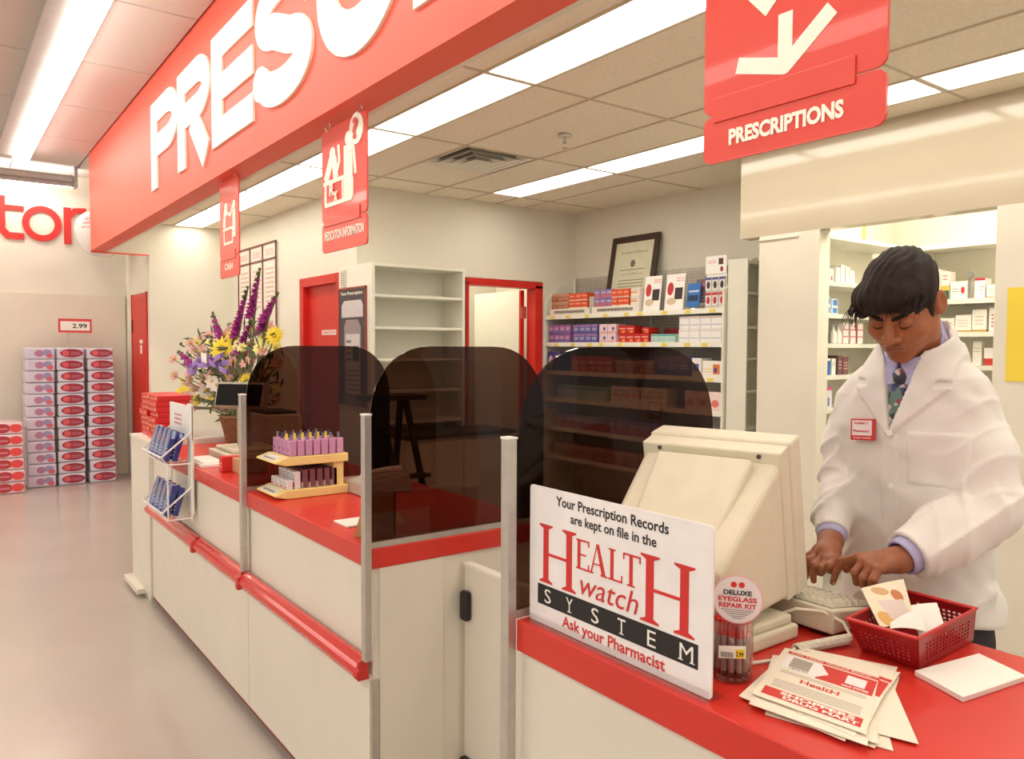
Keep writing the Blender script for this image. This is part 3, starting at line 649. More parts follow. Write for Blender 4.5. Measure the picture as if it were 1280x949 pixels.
frontA(1036, 1042, z+.14, z, 'pink topped white carton on the lowest visible side shelf', P('carton_pinktop', (230, 226, 232), [(0, 1, .85, 1, (214, 90, 150)), (.1, .5, .1, .5, (110, 130, 190))], 'x', 'z'))
wy = P('carton_white_y', (236, 230, 220), [(.1, .9, .55, .8, (180, 170, 160), 'text', 2)])
wyr = P('carton_reddot_y', (236, 230, 220), [(.62, .85, .3, .7, (206, 50, 50), 'oval'), (.1, .5, .4, .7, (150, 130, 130), 'text', 2)])
wyo = P('carton_orangeband_y', (236, 230, 220), [(0, 1, 0, .1, (180, 140, 70)), (.2, .8, .3, .8, (206, 180, 170), 'text', 3)])
z = 1.946
frontB(1158, 1163, z+.2, z, 'orange and white carton just right of the hair', P('carton_orange_y', (226, 90, 50), [(0, 1, 0, .8, (238, 232, 222))]))
frontB(1164, 1174, z+.22, z, 'tall plain white carton on the upper rear shelf', wy)
frontB(1175, 1185, z+.20, z, 'carton with yellow and green lower half on the upper rear shelf', P('carton_green_y', (232, 224, 210), [(0, 1, 0, .33, (40, 90, 70)), (0, 1, .33, .5, (214, 180, 70)), (.2, .8, .7, .95, (206, 70, 60), 'text', 2)]))
frontB(1187, 1208, z+.125, z, 'low white carton with red dot on the upper rear shelf', wyr)
frontB(1217, 1230, z+.14, z, 'white carton with dark red top on the upper rear shelf', P('carton_redtop_y', (232, 226, 222), [(.0, 1, .88, 1, (180, 40, 60)), (.5, .9, .2, .7, (150, 160, 190), 'text', 3)]))
frontB(1232, 1246, z+.09, z, 'pale carton with faint orange print at the upper rear shelf end', wyo)
p = upx(1210.5, 400, 'X', 5.8)
tag(obj('lollipop_scoop', MB().tube((5.8, p.y, z), (5.8, p.y, z+.15), .006).tube((5.79, p.y, z+.17), (5.81, p.y, z+.17), .025), mat('grey_metal', (130, 126, 120), .4)), 'thin rod with round grey head on the upper rear shelf', 'tool')
z = 1.716
frontB(1172, 1193, z+.10, z, 'low white carton with red dot on the middle rear shelf', wyr); frontB(1194, 1214, z+.12, z, 'white carton with orange print beside the red dot carton', wyo)
frontB(1215, 1233, z+.155, z, 'larger square white carton on the middle rear shelf', wyo); frontB(1236, 1245, z+.165, z, 'upright white carton with red stripes at middle shelf end', P('carton_redstripe', (232, 226, 220), [(.35, .65, .2, .8, (196, 90, 90), 'lines', 4)]))
z = 1.486
frontB(1217, 1228, z+.165, z, 'tall white carton on the lower rear shelf', wy); frontB(1231, 1243, z+.12, z, 'white carton with red lower half on the lower rear shelf', P('carton_redhalf', (232, 226, 220), [(0, 1, 0, .4, (196, 60, 46))]))
# framed picture above the alcove side shelves
fp = thing('yellow_framed_picture', 'cream panel with yellow frame high above the alcove shelves', 'picture', (5.3, 3.16, 2.36))
obj('picture_panel', B(4.7, 5.62, 3.165, 3.178, 2.36, 2.66), mat('cream_panel', (226, 222, 196), .6), fp)
obj('picture_frame', MB().box(5.60, 5.63, 3.155, 3.178, 2.34, 2.68).box(4.7, 5.6, 3.155, 3.178, 2.66, 2.68), mat('yellow_frame', (226, 196, 96), .5), fp)
# yellow notice
yn = tag(obj('yellow_notice', MB().slab([(0, 0), (.26, .0), (.26, .49), (0, .49)], (4.538, 1.755, 1.43), (0, -1, 0), (0, 0, 1), .003),
   P('yellow_notice_print', (236, 208, 64), [(.42, .9, .86, .9, (110, 92, 40), 'text', 1), (.4, .95, .68, .82, (120, 100, 44), 'text', 5), (.4, .95, .5, .6, (120, 100, 44), 'text', 4), (.4, .95, .3, .45, (120, 100, 44), 'text', 5), (.4, .95, .15, .25, (120, 100, 44), 'text', 3)])),
   'yellow printed sheet taped to the white panel at the right edge', 'notice')
cb = thing('black_cable_clip', 'small black plug on the white panel right of the coat', 'socket', (4.52, 1.80, .98))
obj('plug', B(4.515, 4.54, 1.85-.03, 1.85, .98, 1.02), DARK, cb)

# ================================================================ counters
fc = thing('service_counter', 'long white pharmacy counter with red top and red bumper rail', 'counter', (1.4, 4, 0))
obj('front_panel', MB().box(1.07, 1.09, 3.315, 5.12, .06, .917), LAM, fc); obj('front_panel', MB().box(1.07, 1.09, 2.155, 3.305, .06, .917), LAM, fc)
obj('lower_panel', MB().box(1.058, 1.071, 3.312, 5.12, .055, .58), LAM, fc); obj('lower_panel', MB().box(1.058, 1.071, 2.155, 3.308, .055, .58), LAM, fc)
obj('kick_board', B(1.16, 1.18, 2.16, 5.12, 0, .06), mat('kick_dark', (110, 84, 70), .6), fc)
obj('base_edge', B(1.058, 1.16, 2.156, 5.12, .045, .056), mat('base_maroon', (140, 60, 50), .6), fc)
obj('end_panel', B(1.09, 1.32, 2.15, 2.17, .0, .917), LAM, fc); obj('end_panel', B(1.322, 1.385, 2.153, 2.172, .0, .917), LAM, fc)
obj('back_panel', B(1.72, 1.74, 2.155, 5.12, 0, .917), LAM, fc); obj('end_panel', B(1.386, 1.72, 2.157, 2.172, .0, .917), LAM, fc)
obj('slotted_channel', B(1.06, 1.085, 2.144, 2.152, .03, .57), ALU, fc)
obj('worktop', MB().box(1.055, 1.76, 2.148, 5.12, .917, .98), RED, fc, bevel=.003)
# far end cabinet
fe = thing('end_cabinet', 'white end cabinet of the counter carrying stacked red boxes', 'cabinet', (1.35, 5.4, 0))
obj('carcass', MB().box(1.045, 1.75, 5.125, 5.66, .05, 1.0), LAM, fe); obj('top_panel', B(1.04, 1.76, 5.123, 5.67, 1.0, 1.013), LAMW, fe)
obj('plinth', MB().box(1.0, 1.12, 5.3, 5.72, .03, .06).box(1.06, 1.7, 5.2, 5.6, 0, .05), LAM, fe)
# bumper rail
rl = thing('bumper_rail', 'glossy red bumper rail along the counter front', 'rail', (1.04, 3.6, .57))
def railseg(y0, y1):
    prof = [(1.058, .572), (1.035, .572), (1.018, .584), (1.012, .6), (1.018, .616), (1.030, .622), (1.036, .634), (1.044, .64), (1.058, .64)]
    m_ = MB(); k = len(prof)
    vs_ = [(a, y0, b) for a, b in prof]+[(a, y1, b) for a, b in prof]
    m_.add(vs_, [tuple(range(k))[::-1], tuple(range(k, 2*k))]+[(i, (i+1) % k, k+(i+1) % k, k+i) for i in range(k)][::1]); return m_
for a, b in ((2.17, 3.30), (3.32, 4.02), (4.05, 5.12)): obj('rail_section', railseg(a, b), REDR, rl)
for y in (3.29, 4.02): obj('rail_joint', MB().box(1.006, 1.058, y, y+.035, .568, .628), REDR, rl, bevel=.008)
obj('end_cap', MB().tube((1.035, 2.175, .598), (1.035, 2.155, .598), .026, .02, 16).box(1.02, 1.058, 2.157, 2.17, .575, .638), REDR, rl, bevel=.004)
# near counter
nc = thing('near_counter', 'near white counter with red top where the pharmacist works', 'counter', (1.4, .5, 0))
obj('front_panel', B(1.07, 1.09, -.9, 1.40, .06, .908), LAM, nc); obj('end_panel', B(1.09, 1.72, 1.38, 1.40, 0, .908), LAM, nc)
obj('back_panel', B(1.70, 1.72, -.9, 1.38, 0, .908), LAM, nc); obj('kick_board', B(1.16, 1.18, -.9, 1.38, 0, .06), MATS['kick_dark'], nc)
obj('worktop', MB().box(1.055, 1.752, -.9, 1.402, .908, .98), RED, nc, bevel=.003)
# gate
gt = thing('staff_gate', 'low white swing gate between the two counters with black latch', 'gate', (1.43, 1.8, 0))
obj('gate_panel', B(1.40, 1.425, 1.43, 2.148, .1, .875), LAM, gt, bevel=.002); obj('gate_cap', B(1.397, 1.428, 1.43, 2.148, .875, .885), LAMW, gt)
obj('gate_latch', MB().box(1.372, 1.40, 2.10, 2.142, .70, .80), DARK, gt, bevel=.012, seg=3); obj('gate_hinge', MB().box(1.375, 1.40, 2.10, 2.14, .20, .24), DARK, gt, bevel=.006)

# posts and smoked dividers
def post(y, z0, w, lab):
    p = thing('divider_post', lab, 'post', (1.05, y, z0), 'aluminium divider posts')
    obj('post_body', MB().box(1.032, 1.056, y-w/2, y+w/2, z0, 1.392), ALU, p, bevel=.002)
    obj('post_cap', MB().box(1.031, 1.057, y-w/2-.001, y+w/2+.001, 1.392, 1.396), PLASW, p)
post(3.318, .64, .030, 'slim aluminium post at the far divider, beside the yellow display stand')
post(2.146, .64, .026, 'aluminium post at the end of the far counter')
post(1.418, .0, .030, 'tall aluminium post at the start of the near counter, reaching the floor')
def divider(y, lab, t=.008):
    p = thing('smoked_divider', lab, 'divider', (1.4, y, .98), 'smoked acrylic dividers on the counter')
    x0, x1 = 1.062, 1.74; n = 10; pts = [(x0, .992), (x1, .992)]
    rx, rz = .22, .24
    for i in range(n+1):
        a = math.radians(90*i/n); pts.append((x1-rx+rx*math.cos(a)**.9, 1.60-rz+rz*math.sin(a)**.9 if i else 1.60-rz))
    for i in range(n+1):
        a = math.radians(90+90*i/n); pts.append((x0+rx+rx*-abs(math.cos(a))**.9, 1.60-rz+rz*abs(math.sin(a))**.9))
    obj('smoked_panel', MB().slab(pts, (0, y+t/2, 0), (1, 0, 0), (0, 0, 1), t), SMOKE, p)
    obj('bottom_channel', B(1.056, 1.745, y-.009, y+.009, .981, .999), ALU, p)
divider(3.325, 'smoked round-cornered divider farthest back, behind the yellow display stand')
divider(2.160, 'middle smoked round-cornered divider at the end of the far counter')
divider(1.41, 'nearest smoked round-cornered divider left of the computer monitor')

# ================================================================ hanging signs
def hang_sign(y0, y1, z1, zs, z0, label, kind):
    xc = 1.45; t = .008; w = y0-y1; p = thing('hanging_sign', label, 'sign', (xc, (y0+y1)/2, z0), 'red hanging pictogram signs')
    def rr(a0, a1, b0, b1, r=.02):
        out = []
        for cx_, cy_, s0 in ((a1-r, b0+r, -90), (a1-r, b1-r, 0), (a0+r, b1-r, 90), (a0+r, b0+r, 180)):
            out += [(cx_+r*math.cos(math.radians(s0+30*i)), cy_+r*math.sin(math.radians(s0+30*i))) for i in range(4)]
        return out
    O = (xc, y0, 0)
    pan = obj('sign_panel', MB().slab(rr(0, w, zs, z1), O, S_, Z_, t), REDH, p)
    strip = obj('name_strip', MB().slab(rr(0, w, z0, zs-.004), O, S_, Z_, t), REDH, p)
    obj('strip_holder', MB().slab([(.03, zs-.02), (w-.06, zs-.02), (w-.06, zs+.035), (.03, zs+.035)], (xc-t, y0, 0), S_, Z_, .004), REDH, p, bevel=.001)
    for f_ in (.14, .86):
        y = y0-w*f_
        obj('hook', MB().path([(xc-.004, y, z1-.012), (xc-.02, y, z1+.006), (xc-.004, y, z1+.014), (xc+.006, y, z1+.02), (xc, y, 2.599)], .0025, 6), CHROME, p)
    Xf = xc-t
    kk = [0]; zp = zs+.052
    def st(pts, w_, name='pictogram'): kk[0] += 1; return obj(name, MB().stroke([(a*w, b*.9) for a, b in pts], w_, (Xf, y0, zp), S_, Z_, .0015+kk[0]*.0002), CREAM, pan)
    def dot(a, b, r, name='pictogram', m=CREAM, x=Xf): kk[0] += 1; return obj(name, MB().slab([(a*w+r*math.cos(i*.3927), b*.9+r*math.sin(i*.3927)) for i in range(16)], (x, y0, zp), S_, Z_, .0015+kk[0]*.0002), m, pan)
    return pan, strip, st, dot, Xf, w
p, strip, st, dot, Xf, w = hang_sign(3.405, 2.95, 2.565, 2.155, 2.02, 'small red hanging sign with question mark and two counter figures', 'info')
# pictogram: clerk, customer, counter with Rx, question bubble
dot(.26, .27, .03); st([(.1, .145), (.22, .235), (.3, .235), (.34, .145)], .05); st([(.34, .16), (.42, .22), (.40, .30)], .022)
dot(.62, .31, .03); st([(.62, .10), (.62, .28)], .085); st([(.58, .03), (.58, .12)], .05); st([(.68, .03), (.68, .12)], .045); st([(.78, .13), (.74, .25)], .02)
st([(.05, .135), (.55, .135)], .018); st([(.1, .13), (.1, .025), (.7, .025)], .018); st([(.5, .13), (.5, .03)], .012)
text(p, 'R', V3(Xf-.006, 3.405-.21*w, zs_ := 2.155+.052+.058), V3(0, -.05, 0), V3(0, 0, .055), CREAM, .03); text(p, 'x', V3(Xf-.006, 3.405-.31*w, zs_-.03), V3(0, -.04, 0), V3(0, 0, .045), CREAM, .03)
dot(.8, .335, .066, 'speech_bubble'); st([(.70, .30), (.63, .25), (.76, .26)], .02)
text(p, '?', V3(Xf-.002, 3.405-.73*w, 2.155+.31), V3(0, -.055, 0), V3(0, 0, .09), REDH, .04, lift=.006)
text(strip, 'MEDICATION INFORMATION', V3(Xf-.001, 3.405-.03, 2.072), V3(0, -.40, 0), V3(0, 0, .042), CREAM, .03)
p, strip, st, dot, Xf, w = hang_sign(4.985, 4.615, 2.60, 2.135, 2.01, 'smallest and farthest red hanging sign reading cash', 'cash')
dot(.35, .27, .028); st([(.25, .14), (.3, .24), (.42, .24)], .04); st([(.45, .23), (.6, .21), (.7, .26)], .02); st([(.2, .125), (.75, .125)], .015)
st([(.25, .12), (.25, .03), (.7, .03), (.7, .12)], .015); dot(.78, .27, .026); st([(.78, .06), (.78, .24)], .05)
text(strip, 'CASH', V3(Xf-.001, 4.985-.10, 2.055), V3(0, -.16, 0), V3(0, 0, .04), CREAM, .03)
p, strip, st, dot, Xf, w = hang_sign(1.205, .775, 2.57, 2.130, 2.02, 'large near red hanging sign with white arrow over the pharmacist', 'prescriptions')
text(strip, 'PRESCRIPTIONS', V3(Xf-.001, 1.205-.072, 2.052), V3(0, -.275, 0), V3(0, 0, .036), CREAM, .045)
s0 = (Xf, 1.205, 2.13); 
obj('arrow', MB().stroke([(.212, .168), (.212, .068)], .034, s0, S_, Z_, .0015).stroke([(.092, .092), (.212, .058), (.318, .142)], .034, s0, S_, Z_, .0015), CREAM, p)
obj('pictogram', MB().slab([(.105, .24), (.163, .176), (.215, .225), (.215, .3), (.105, .3)], s0, S_, Z_, .0015), CREAM, p)

# ================================================================ objects on the far counter
# red boxes on the end cabinet
rb = P('redbox_print', (208, 34, 36), [(.1, .7, .25, .7, (240, 170, 160), 'text', 1), (.75, .95, .2, .8, (220, 170, 60), 'oval')])
for k in range(8):
    for c_, (y0, y1) in enumerate(((5.40, 5.62), (5.17, 5.39))):
        dx = random.uniform(-.01, .01)
        b_ = obj('flat_red_box', B(1.10+dx, 1.30+dx, y0, y1, 1.0135+k*.034, 1.0135+k*.034+.0325), rb, bevel=.002, seg=1)
        side = 'left' if c_ == 0 else 'right'
        lab = f'topmost flat red box of the {side} pile on the end cabinet' if k == 7 else f'flat red box within the {side} pile on the end cabinet'
        tag(b_, lab, 'box', None if k == 7 else f'{side} pile of flat red boxes')
# wire rack of blue packs hung on the counter front
wr_ = thing('wire_display_rack', 'white wire rack hanging on the counter front with header card', 'rack', (1.0, 4.4, .72))
wireM = mat('white_wire', (236, 232, 228), .4)
Y0, Y1 = 4.14, 4.56
obj('back_board', MB().box(1.046, 1.054, 4.13, 4.22, .74, 1.30).box(1.046, 1.054, 4.5, 4.56, 1.05, 1.28), LAMW, wr_)
obj('header_card', B(1.044, 1.05, 4.13, 4.56, 1.12, 1.29), P('rack_header', (240, 236, 232), [(.2, .55, .35, .75, (206, 60, 60), 'text', 3)]), wr_)
for zt in (1.06, .78):
    w1 = MB(); xb, xf = 1.046, .90
    w1.path([(xb, Y0, zt+.10), (xf, Y0, zt-.02), (xf, Y1, zt-.02), (xb, Y1, zt+.10)], .005, 6)
    w1.path([(xb, Y0, zt-.06), (xf+.03, Y0, zt-.06), (xf+.03, Y1, zt-.06), (xb, Y1, zt-.06)], .004, 6)
    for k in range(5):
        y = Y0+(Y1-Y0)*k/4; w1.path([(xf, y, zt-.02), (xf+.03, y, zt-.06), (xb, y, zt-.06)], .003, 6)
    obj('wire_basket', w1, wireM, wr_)
for y in (Y0, Y1):
    obj('wire_upright', MB().path([(1.045, y, 1.29), (1.045, y, .70)], .005, 6), wireM, wr_); obj('wire_upright', MB().path([(.93, y, 1.0), (.93, y, .72)], .004, 6), wireM, wr_)
bp = P('bluepack_print', (44, 60, 130), [(.3, .55, .1, .9, (60, 140, 220), 'oval'), (.05, .3, .4, .9, (24, 22, 40)), (.6, .95, .2, .5, (180, 180, 200), 'text', 3), (.45, .6, .6, .8, (200, 80, 90), 'oval')], rough=.2, coat=.6)
for zt, tier in ((1.06, 'upper'), (.78, 'lower')):
    for k in range(4):
        y = 4.17+.093*k
        m_ = MB().slab([(0, 0), (.08, 0), (.085, .12), (.07, .165), (.012, .165), (-.004, .12)], (.945, y+.082, zt-.052), S_, V3(.28, 0, 1).normalized(), .03).slab([(0, 0), (.08, 0), (.085, .12), (.07, .15)], (.985, y+.082, zt-.052), S_, V3(.28, 0, 1).normalized(), .03)
        tag(obj('blue_pack', m_, bp, bevel=.006), f'glossy dark blue pack in the {tier} basket of the wire rack', 'package', f'blue packs in the {tier} wire basket')
# customer display pole with terminal base
cd = thing('customer_display', 'grey customer display with dark screen on a short pole', 'display', (1.30, 4.25, .98))
m_ = MB().box(1.22, 1.52, 4.12, 4.48, .98, 1.03).box(1.25, 1.50, 4.15, 4.45, 1.03, 1.05); obj('display_base', m_, BEIGE, cd, bevel=.008)
obj('pole', B(1.335, 1.385, 4.26, 4.34, 1.05, 1.27), mat('grey_putty', (176, 166, 148), .5), cd, bevel=.004)
ca = math.radians(20)
def rotbox(m_, c, sx, sy, sz, az, tilt):   # sx depth, sy width, sz height; tilt about width axis
    c = Vector(c); R_ = Matrix.Rotation(az, 3, 'Z') @ Matrix.Rotation(tilt, 3, 'Y')
    vs_ = [c+R_ @ Vector((a*sx/2, b*sy/2, d*sz/2)) for d in (-1, 1) for a, b in ((-1, -1), (1, -1), (1, 1), (-1, 1))]
    return m_.add(vs_, [(0, 3, 2, 1), (4, 5, 6, 7), (0, 1, 5, 4), (1, 2, 6, 5), (2, 3, 7, 6), (3, 0, 4, 7)])
obj('display_head', rotbox(MB(), (1.36, 4.32, 1.325), .06, .29, .14, .72, .28), MATS['grey_putty'], cd, bevel=.006)
obj('display_screen', rotbox(MB(), (1.338, 4.30, 1.330), .02, .265, .118, .72, .28), mat('matt_black', (18, 15, 15), .7, spec=.2), cd, bevel=.003)
ct = thing('cash_terminal', 'beige cash terminal box behind the display pole', 'terminal', (1.62, 4.45, .98))
obj('terminal_body', MB().box(1.52, 1.74, 4.42, 4.76, .98, 1.20), BEIGE, ct, bevel=.01); obj('terminal_top', B(1.54, 1.72, 4.46, 4.72, 1.20, 1.215), GREYP, ct)
for i, (x, y, w3, d3_, h, m, lab) in enumerate(((1.17, 3.80, .12, .14, .07, CARD, 'small tan card box at the counter edge before the display'), (1.12, 3.90, .05, .09, .075, P('redpink', (214, 50, 46), [(.1, .9, .3, .7, (240, 200, 190), 'text', 2)]), 'small red printed box beside the tan card box'))):
    tag(obj('small_box', B(x, x+d3_, y-.02, y+w3-.02, .981, .981+h), m, bevel=.003), lab, 'box')
tag(obj('leaflet_pile', MB().box(1.08, 1.20, 4.08, 4.38, .981, .995).box(1.09, 1.19, 4.10, 4.36, .995, 1.005), PAPER), 'small pile of white leaflets beside the wire rack', 'leaflets')

# flowers ---------------------------------------------------------------
fl = thing('flower_arrangement', 'large bouquet of purple, yellow and pink flowers in a basket', 'flowers', (1.585, 4.93, .98))
obj('flower_basket', MB().lathe([(.10, .981), (.13, 1.0), (.15, 1.08), (.17, 1.16), (.16, 1.165), (.13, 1.06)], (1.585, 4.93, 0), 20), mat('wicker', (120, 84, 52), .8, noise=.3, scale=60, bump=.6), fl)
gm = mat('leaf_green', (70, 84, 44), .6, noise=.3, scale=30); stm = mat('stem_green', (92, 96, 56), .7)
FCX, FCY = 1.5, 4.9
def fpos(px, py, X): return upx(px, py, 'X', X+.13)
lv = MB()
for k in range(330):
    px = random.gauss(288, 34); py = random.gauss(462, 32)
    if not (222 < px < 356 and 400 < py < 525): continue
    c_ = fpos(px, py, random.uniform(1.42, 1.72)); d = Vector((random.gauss(0, 1), random.gauss(0, 1), random.gauss(.3, 1))).normalized()
    a = d.orthogonal().normalized(); l = random.uniform(.06, .12); w3 = random.uniform(.010, .018)
    lv.add([c_-d*l/2, c_+a*w3, c_+d*l/2, c_-a*w3, c_+d.cross(a)*.006], [(0, 1, 4), (1, 2, 4), (2, 3, 4), (3, 0, 4)])
o = obj('foliage', lv, gm, fl); o['kind'] = 'stuff'
base = Vector((1.585, 4.93, 1.1)); sm = MB()
def bloom(c_, r, m, petals=14, rings=2, cone=.5, name='blossom', face=None):
    d = (face or Vector((-.75, -.55, .35))).normalized()+Vector((random.gauss(0, .25),)*1+(random.gauss(0, .25), random.gauss(0, .2))); d.normalize()
    a = d.orthogonal().normalized(); b = d.cross(a); mb = MB()
    for rg in range(rings):
        rr = r*(1-.35*rg); up_ = .15+.35*rg
        for k in range(petals):
            t = 2*math.pi*(k+.5*rg)/petals; dr = a*math.cos(t)+b*math.sin(t); td = d.cross(dr); ww = rr*2.2/petals
            mb.add([c_, c_+dr*rr*.6+td*ww+d*rr*up_*.5, c_+dr*rr+d*rr*up_, c_+dr*rr*.6-td*ww+d*rr*up_*.5], [(0, 1, 2, 3)])
    n0 = len(mb.f); mb.lathe([(r*.22, 0), (r*.2, r*.15), (.001, r*.22)], (0, 0, 0), 8, 1)
    k0 = len(mb.v)-24
    M_ = Matrix((a, b, d)).transposed()
    for i in range(k0, len(mb.v)): mb.v[i] = tuple(c_+d*r*.1+M_ @ Vector(mb.v[i]))
    obj(name, mb, [m, mat('flower_eye', (206, 170, 50), .8)], fl)
    sm.path([base+Vector((random.gauss(0, .04), random.gauss(0, .04), 0)), (base+c_)/2+Vector((0, 0, .05)), c_], .004, 5)
yl = mat('petal_yellow', (240, 216, 60), .6, noise=.1, sss=0); yl2 = mat('petal_pale_yellow', (240, 234, 150), .6, noise=.08)
pk = mat('petal_pink', (222, 168, 160), .6, noise=.15, scale=30); wh = mat('petal_white', (240, 232, 214), .6); mg = mat('petal_magenta', (168, 52, 138), .55, noise=.2, scale=30); lilac = mat('petal_lilac', (160, 130, 200), .6)
for px, py, r, m in ((278, 436, .10, yl), (292, 430, .07, yl), (230, 493, .085, yl), (222, 497, .05, yl), (218, 470, .05, pk), (288, 468, .08, yl), (333, 425, .075, yl2), (344, 420, .065, yl), (325, 435, .06, yl2), (300, 486, .065, yl2), (310, 478, .06, yl2), (345, 435, .05, yl2), (308, 475, .05, yl), (290, 420, .05, yl), (262, 492, .06, yl), (304, 496, .05, yl2), (247, 500, .05, yl)):
    bloom(fpos(px, py, 1.46+random.uniform(0, .06)), r, m)
for k in range(170):
    px = random.gauss(280, 38); py = 462+random.gauss(0, 28)-.15*(px-275)
    if not (216 < px < 350 and 405 < py < 515): continue
    bloom(fpos(px, py, random.uniform(1.47, 1.62)), random.uniform(.03, .052), random.choice((pk, pk, pk, pk, wh, yl2)), 7, 2)
for px, py in ((258, 488), (266, 478), (272, 482)): bloom(fpos(px, py, 1.44), .06, wh, 7, 1)
def gladiolus(p0, p1, n):
    a0 = fpos(*p0, 1.5); a1 = fpos(*p1, 1.56); sm.path([base, a0, (a0+a1)/2+Vector((0, .01, 0)), a1], [.007, .006, .005, .002], 6)
    mb = MB(); mb2 = MB()
    for k in range(n):
        t = k/n; c_ = a0.lerp(a1, t); s = .045*(1-.72*t)+.006; side = -1 if k % 2 else 1
        tgt = mb if t < .72 else mb2
        for q_ in range(5):
            ang = q_*1.2566+k; dr = Vector((-.5+.4*math.cos(ang), side*.5+.6*math.sin(ang)*.6, .4+.5*math.sin(ang))).normalized(); pt = dr.orthogonal().normalized()
            tgt.add([c_, c_+dr*s*.7+pt*s*.45, c_+dr*s*1.3, c_+dr*s*.7-pt*s*.45], [(0, 1, 2, 3)])
    obj('gladiolus_spike', mb, mg, fl)['kind'] = 'stuff'; obj('gladiolus_buds', mb2, stm, fl)['kind'] = 'stuff'
gladiolus((280, 428), (266, 390), 12); gladiolus((298, 420), (311, 358), 18); gladiolus((318, 395), (326, 335), 16); gladiolus((330, 415), (346, 372), 14); gladiolus((303, 440), (318, 395), 12); gladiolus((240, 455), (222, 438), 5); gladiolus((335, 400), (349, 365), 8)
obj('stems', sm, stm, fl)['kind'] = 'stuff'
rbn = MB()
for k in range(7):
    c_ = fpos(238+7*k+random.uniform(-3, 3), 455+random.uniform(-6, 14), 1.40); t = random.uniform(0, 3)
    pts = [c_+Vector((.03*math.sin(i*.8+t), .05*math.cos(i*.8+t), .03*math.sin(i*.5+t*2))) for i in range(9)]
    rbn = MB()
    for i in range(8):
        rbn.add([pts[i], pts[i+1], pts[i+1]+Vector((0, .0, .035)), pts[i]+Vector((0, 0, .035))], [(0, 1, 2, 3)])
    obj('ribbon_loop', rbn, lilac, fl)
c_ = fpos(252, 452, 1.38); obj('gift_card', MB().slab([(0, 0), (.13, -.01), (.12, .06), (-.01, .06)], c_, S_, Z_, .002), PAPER, fl)
# clipboard-like white paper pads near the flowers
# yellow two-tier display stand ----------------------------------------
yd = thing('tester_display_stand', 'pale yellow two-tier display stand with purple tubes and lipsticks', 'display', (1.24, 3.2, .98))
yx0, yx1, yy0, yy1 = 1.085, 1.40, 3.045, 3.27
def tierz(z, nm):
    m_ = MB().box(yx0+.05, yx1, yy0, yy1, z, z+.035)
    m_.add([(yx0+.05, yy0, z), (yx0+.05, yy1, z), (yx0, yy1, z+.012), (yx0, yy0, z+.012), (yx0+.05, yy0, z+.035), (yx0+.05, yy1, z+.035), (yx0, yy1, z+.018), (yx0, yy0, z+.018)],
           [(0, 1, 2, 3), (7, 6, 5, 4), (3, 2, 6, 7), (0, 3, 7, 4), (1, 5, 6, 2)])
    obj(nm, m_, YELP, yd, bevel=.003)
    obj('name_strip', MB().slab([(.03, .1), (.19, .1), (.19, .9), (.03, .9)], (yx0+.0-.001, yy1, z+.018), S_, V3(.05, 0, .018), .001), P('strip_print', (236, 232, 216), [(.1, .9, .2, .8, (120, 110, 130), 'text', 1)]), yd)
tierz(.981, 'lower_tray'); tierz(1.115, 'upper_tray')
obj('support_column', B(1.34, 1.385, 3.06, 3.255, 1.016, 1.115), YELP, yd, bevel=.003)
pur = P('clearpack_print', (206, 150, 186), [(.1, .9, .02, .12, (150, 90, 140)), (.3, .7, .25, .5, (170, 90, 150), 'oval')], rough=.2, coat=.5)
penc = [mat('cap_grey', (120, 110, 120), .4), mat('cap_yellow', (230, 206, 60), .4), mat('cap_dark', (60, 50, 70), .4)]
for i in range(7):
    for j in range(4):
        x, y = 1.15+i*.034, 3.055+j*.052
        if j in (1, 3) and i == 6: continue
        t = thing('tester_tube', 'purple tester tube in the upper tray of the yellow stand', 'tube', (x+.014, y+.02, 1.15), 'purple tester tubes')
        tp_ = obj('pack', B(x, x+.028, y, y+.04, 1.151, 1.215), pur, t, bevel=.002, seg=1)
        obj('cap', MB().tube((x+.014, y+.02, 1.215), (x+.014, y+.02, 1.238), .006, .005, 8), penc[(i*3+j) % 3], tp_)
lp = P('lipstick_pack', (120, 70, 80), [(0, 1, 0, .32, (226, 206, 204)), (.1, .9, .45, .9, (90, 40, 60))])
lpw = P('lipstick_white', (230, 222, 224), [(.1, .9, .5, .9, (80, 70, 110), 'text', 3), (.2, .8, .1, .4, (200, 90, 90), 'oval')])
for i in range(7):
    for j in range(4):
        x, y = 1.14+i*.032, 3.06+j*.05; hh_ = .075 if i > 1 else (.035 if i == 0 else .07)
        tag(obj('lipstick_pack', B(x, x+.024, y, y+.036, 1.0165, 1.0165+hh_), lpw if i < 2 else lp, bevel=.002, seg=1), ('low white tester in front of' if i == 0 else 'white printed lipstick pack before' if i == 1 else 'dark lipstick pack among')+' the lipstick rows in the lower yellow tray', 'cosmetic', f'lower tray cosmetics, {"front testers" if i == 0 else "white packs" if i == 1 else "dark packs"}')
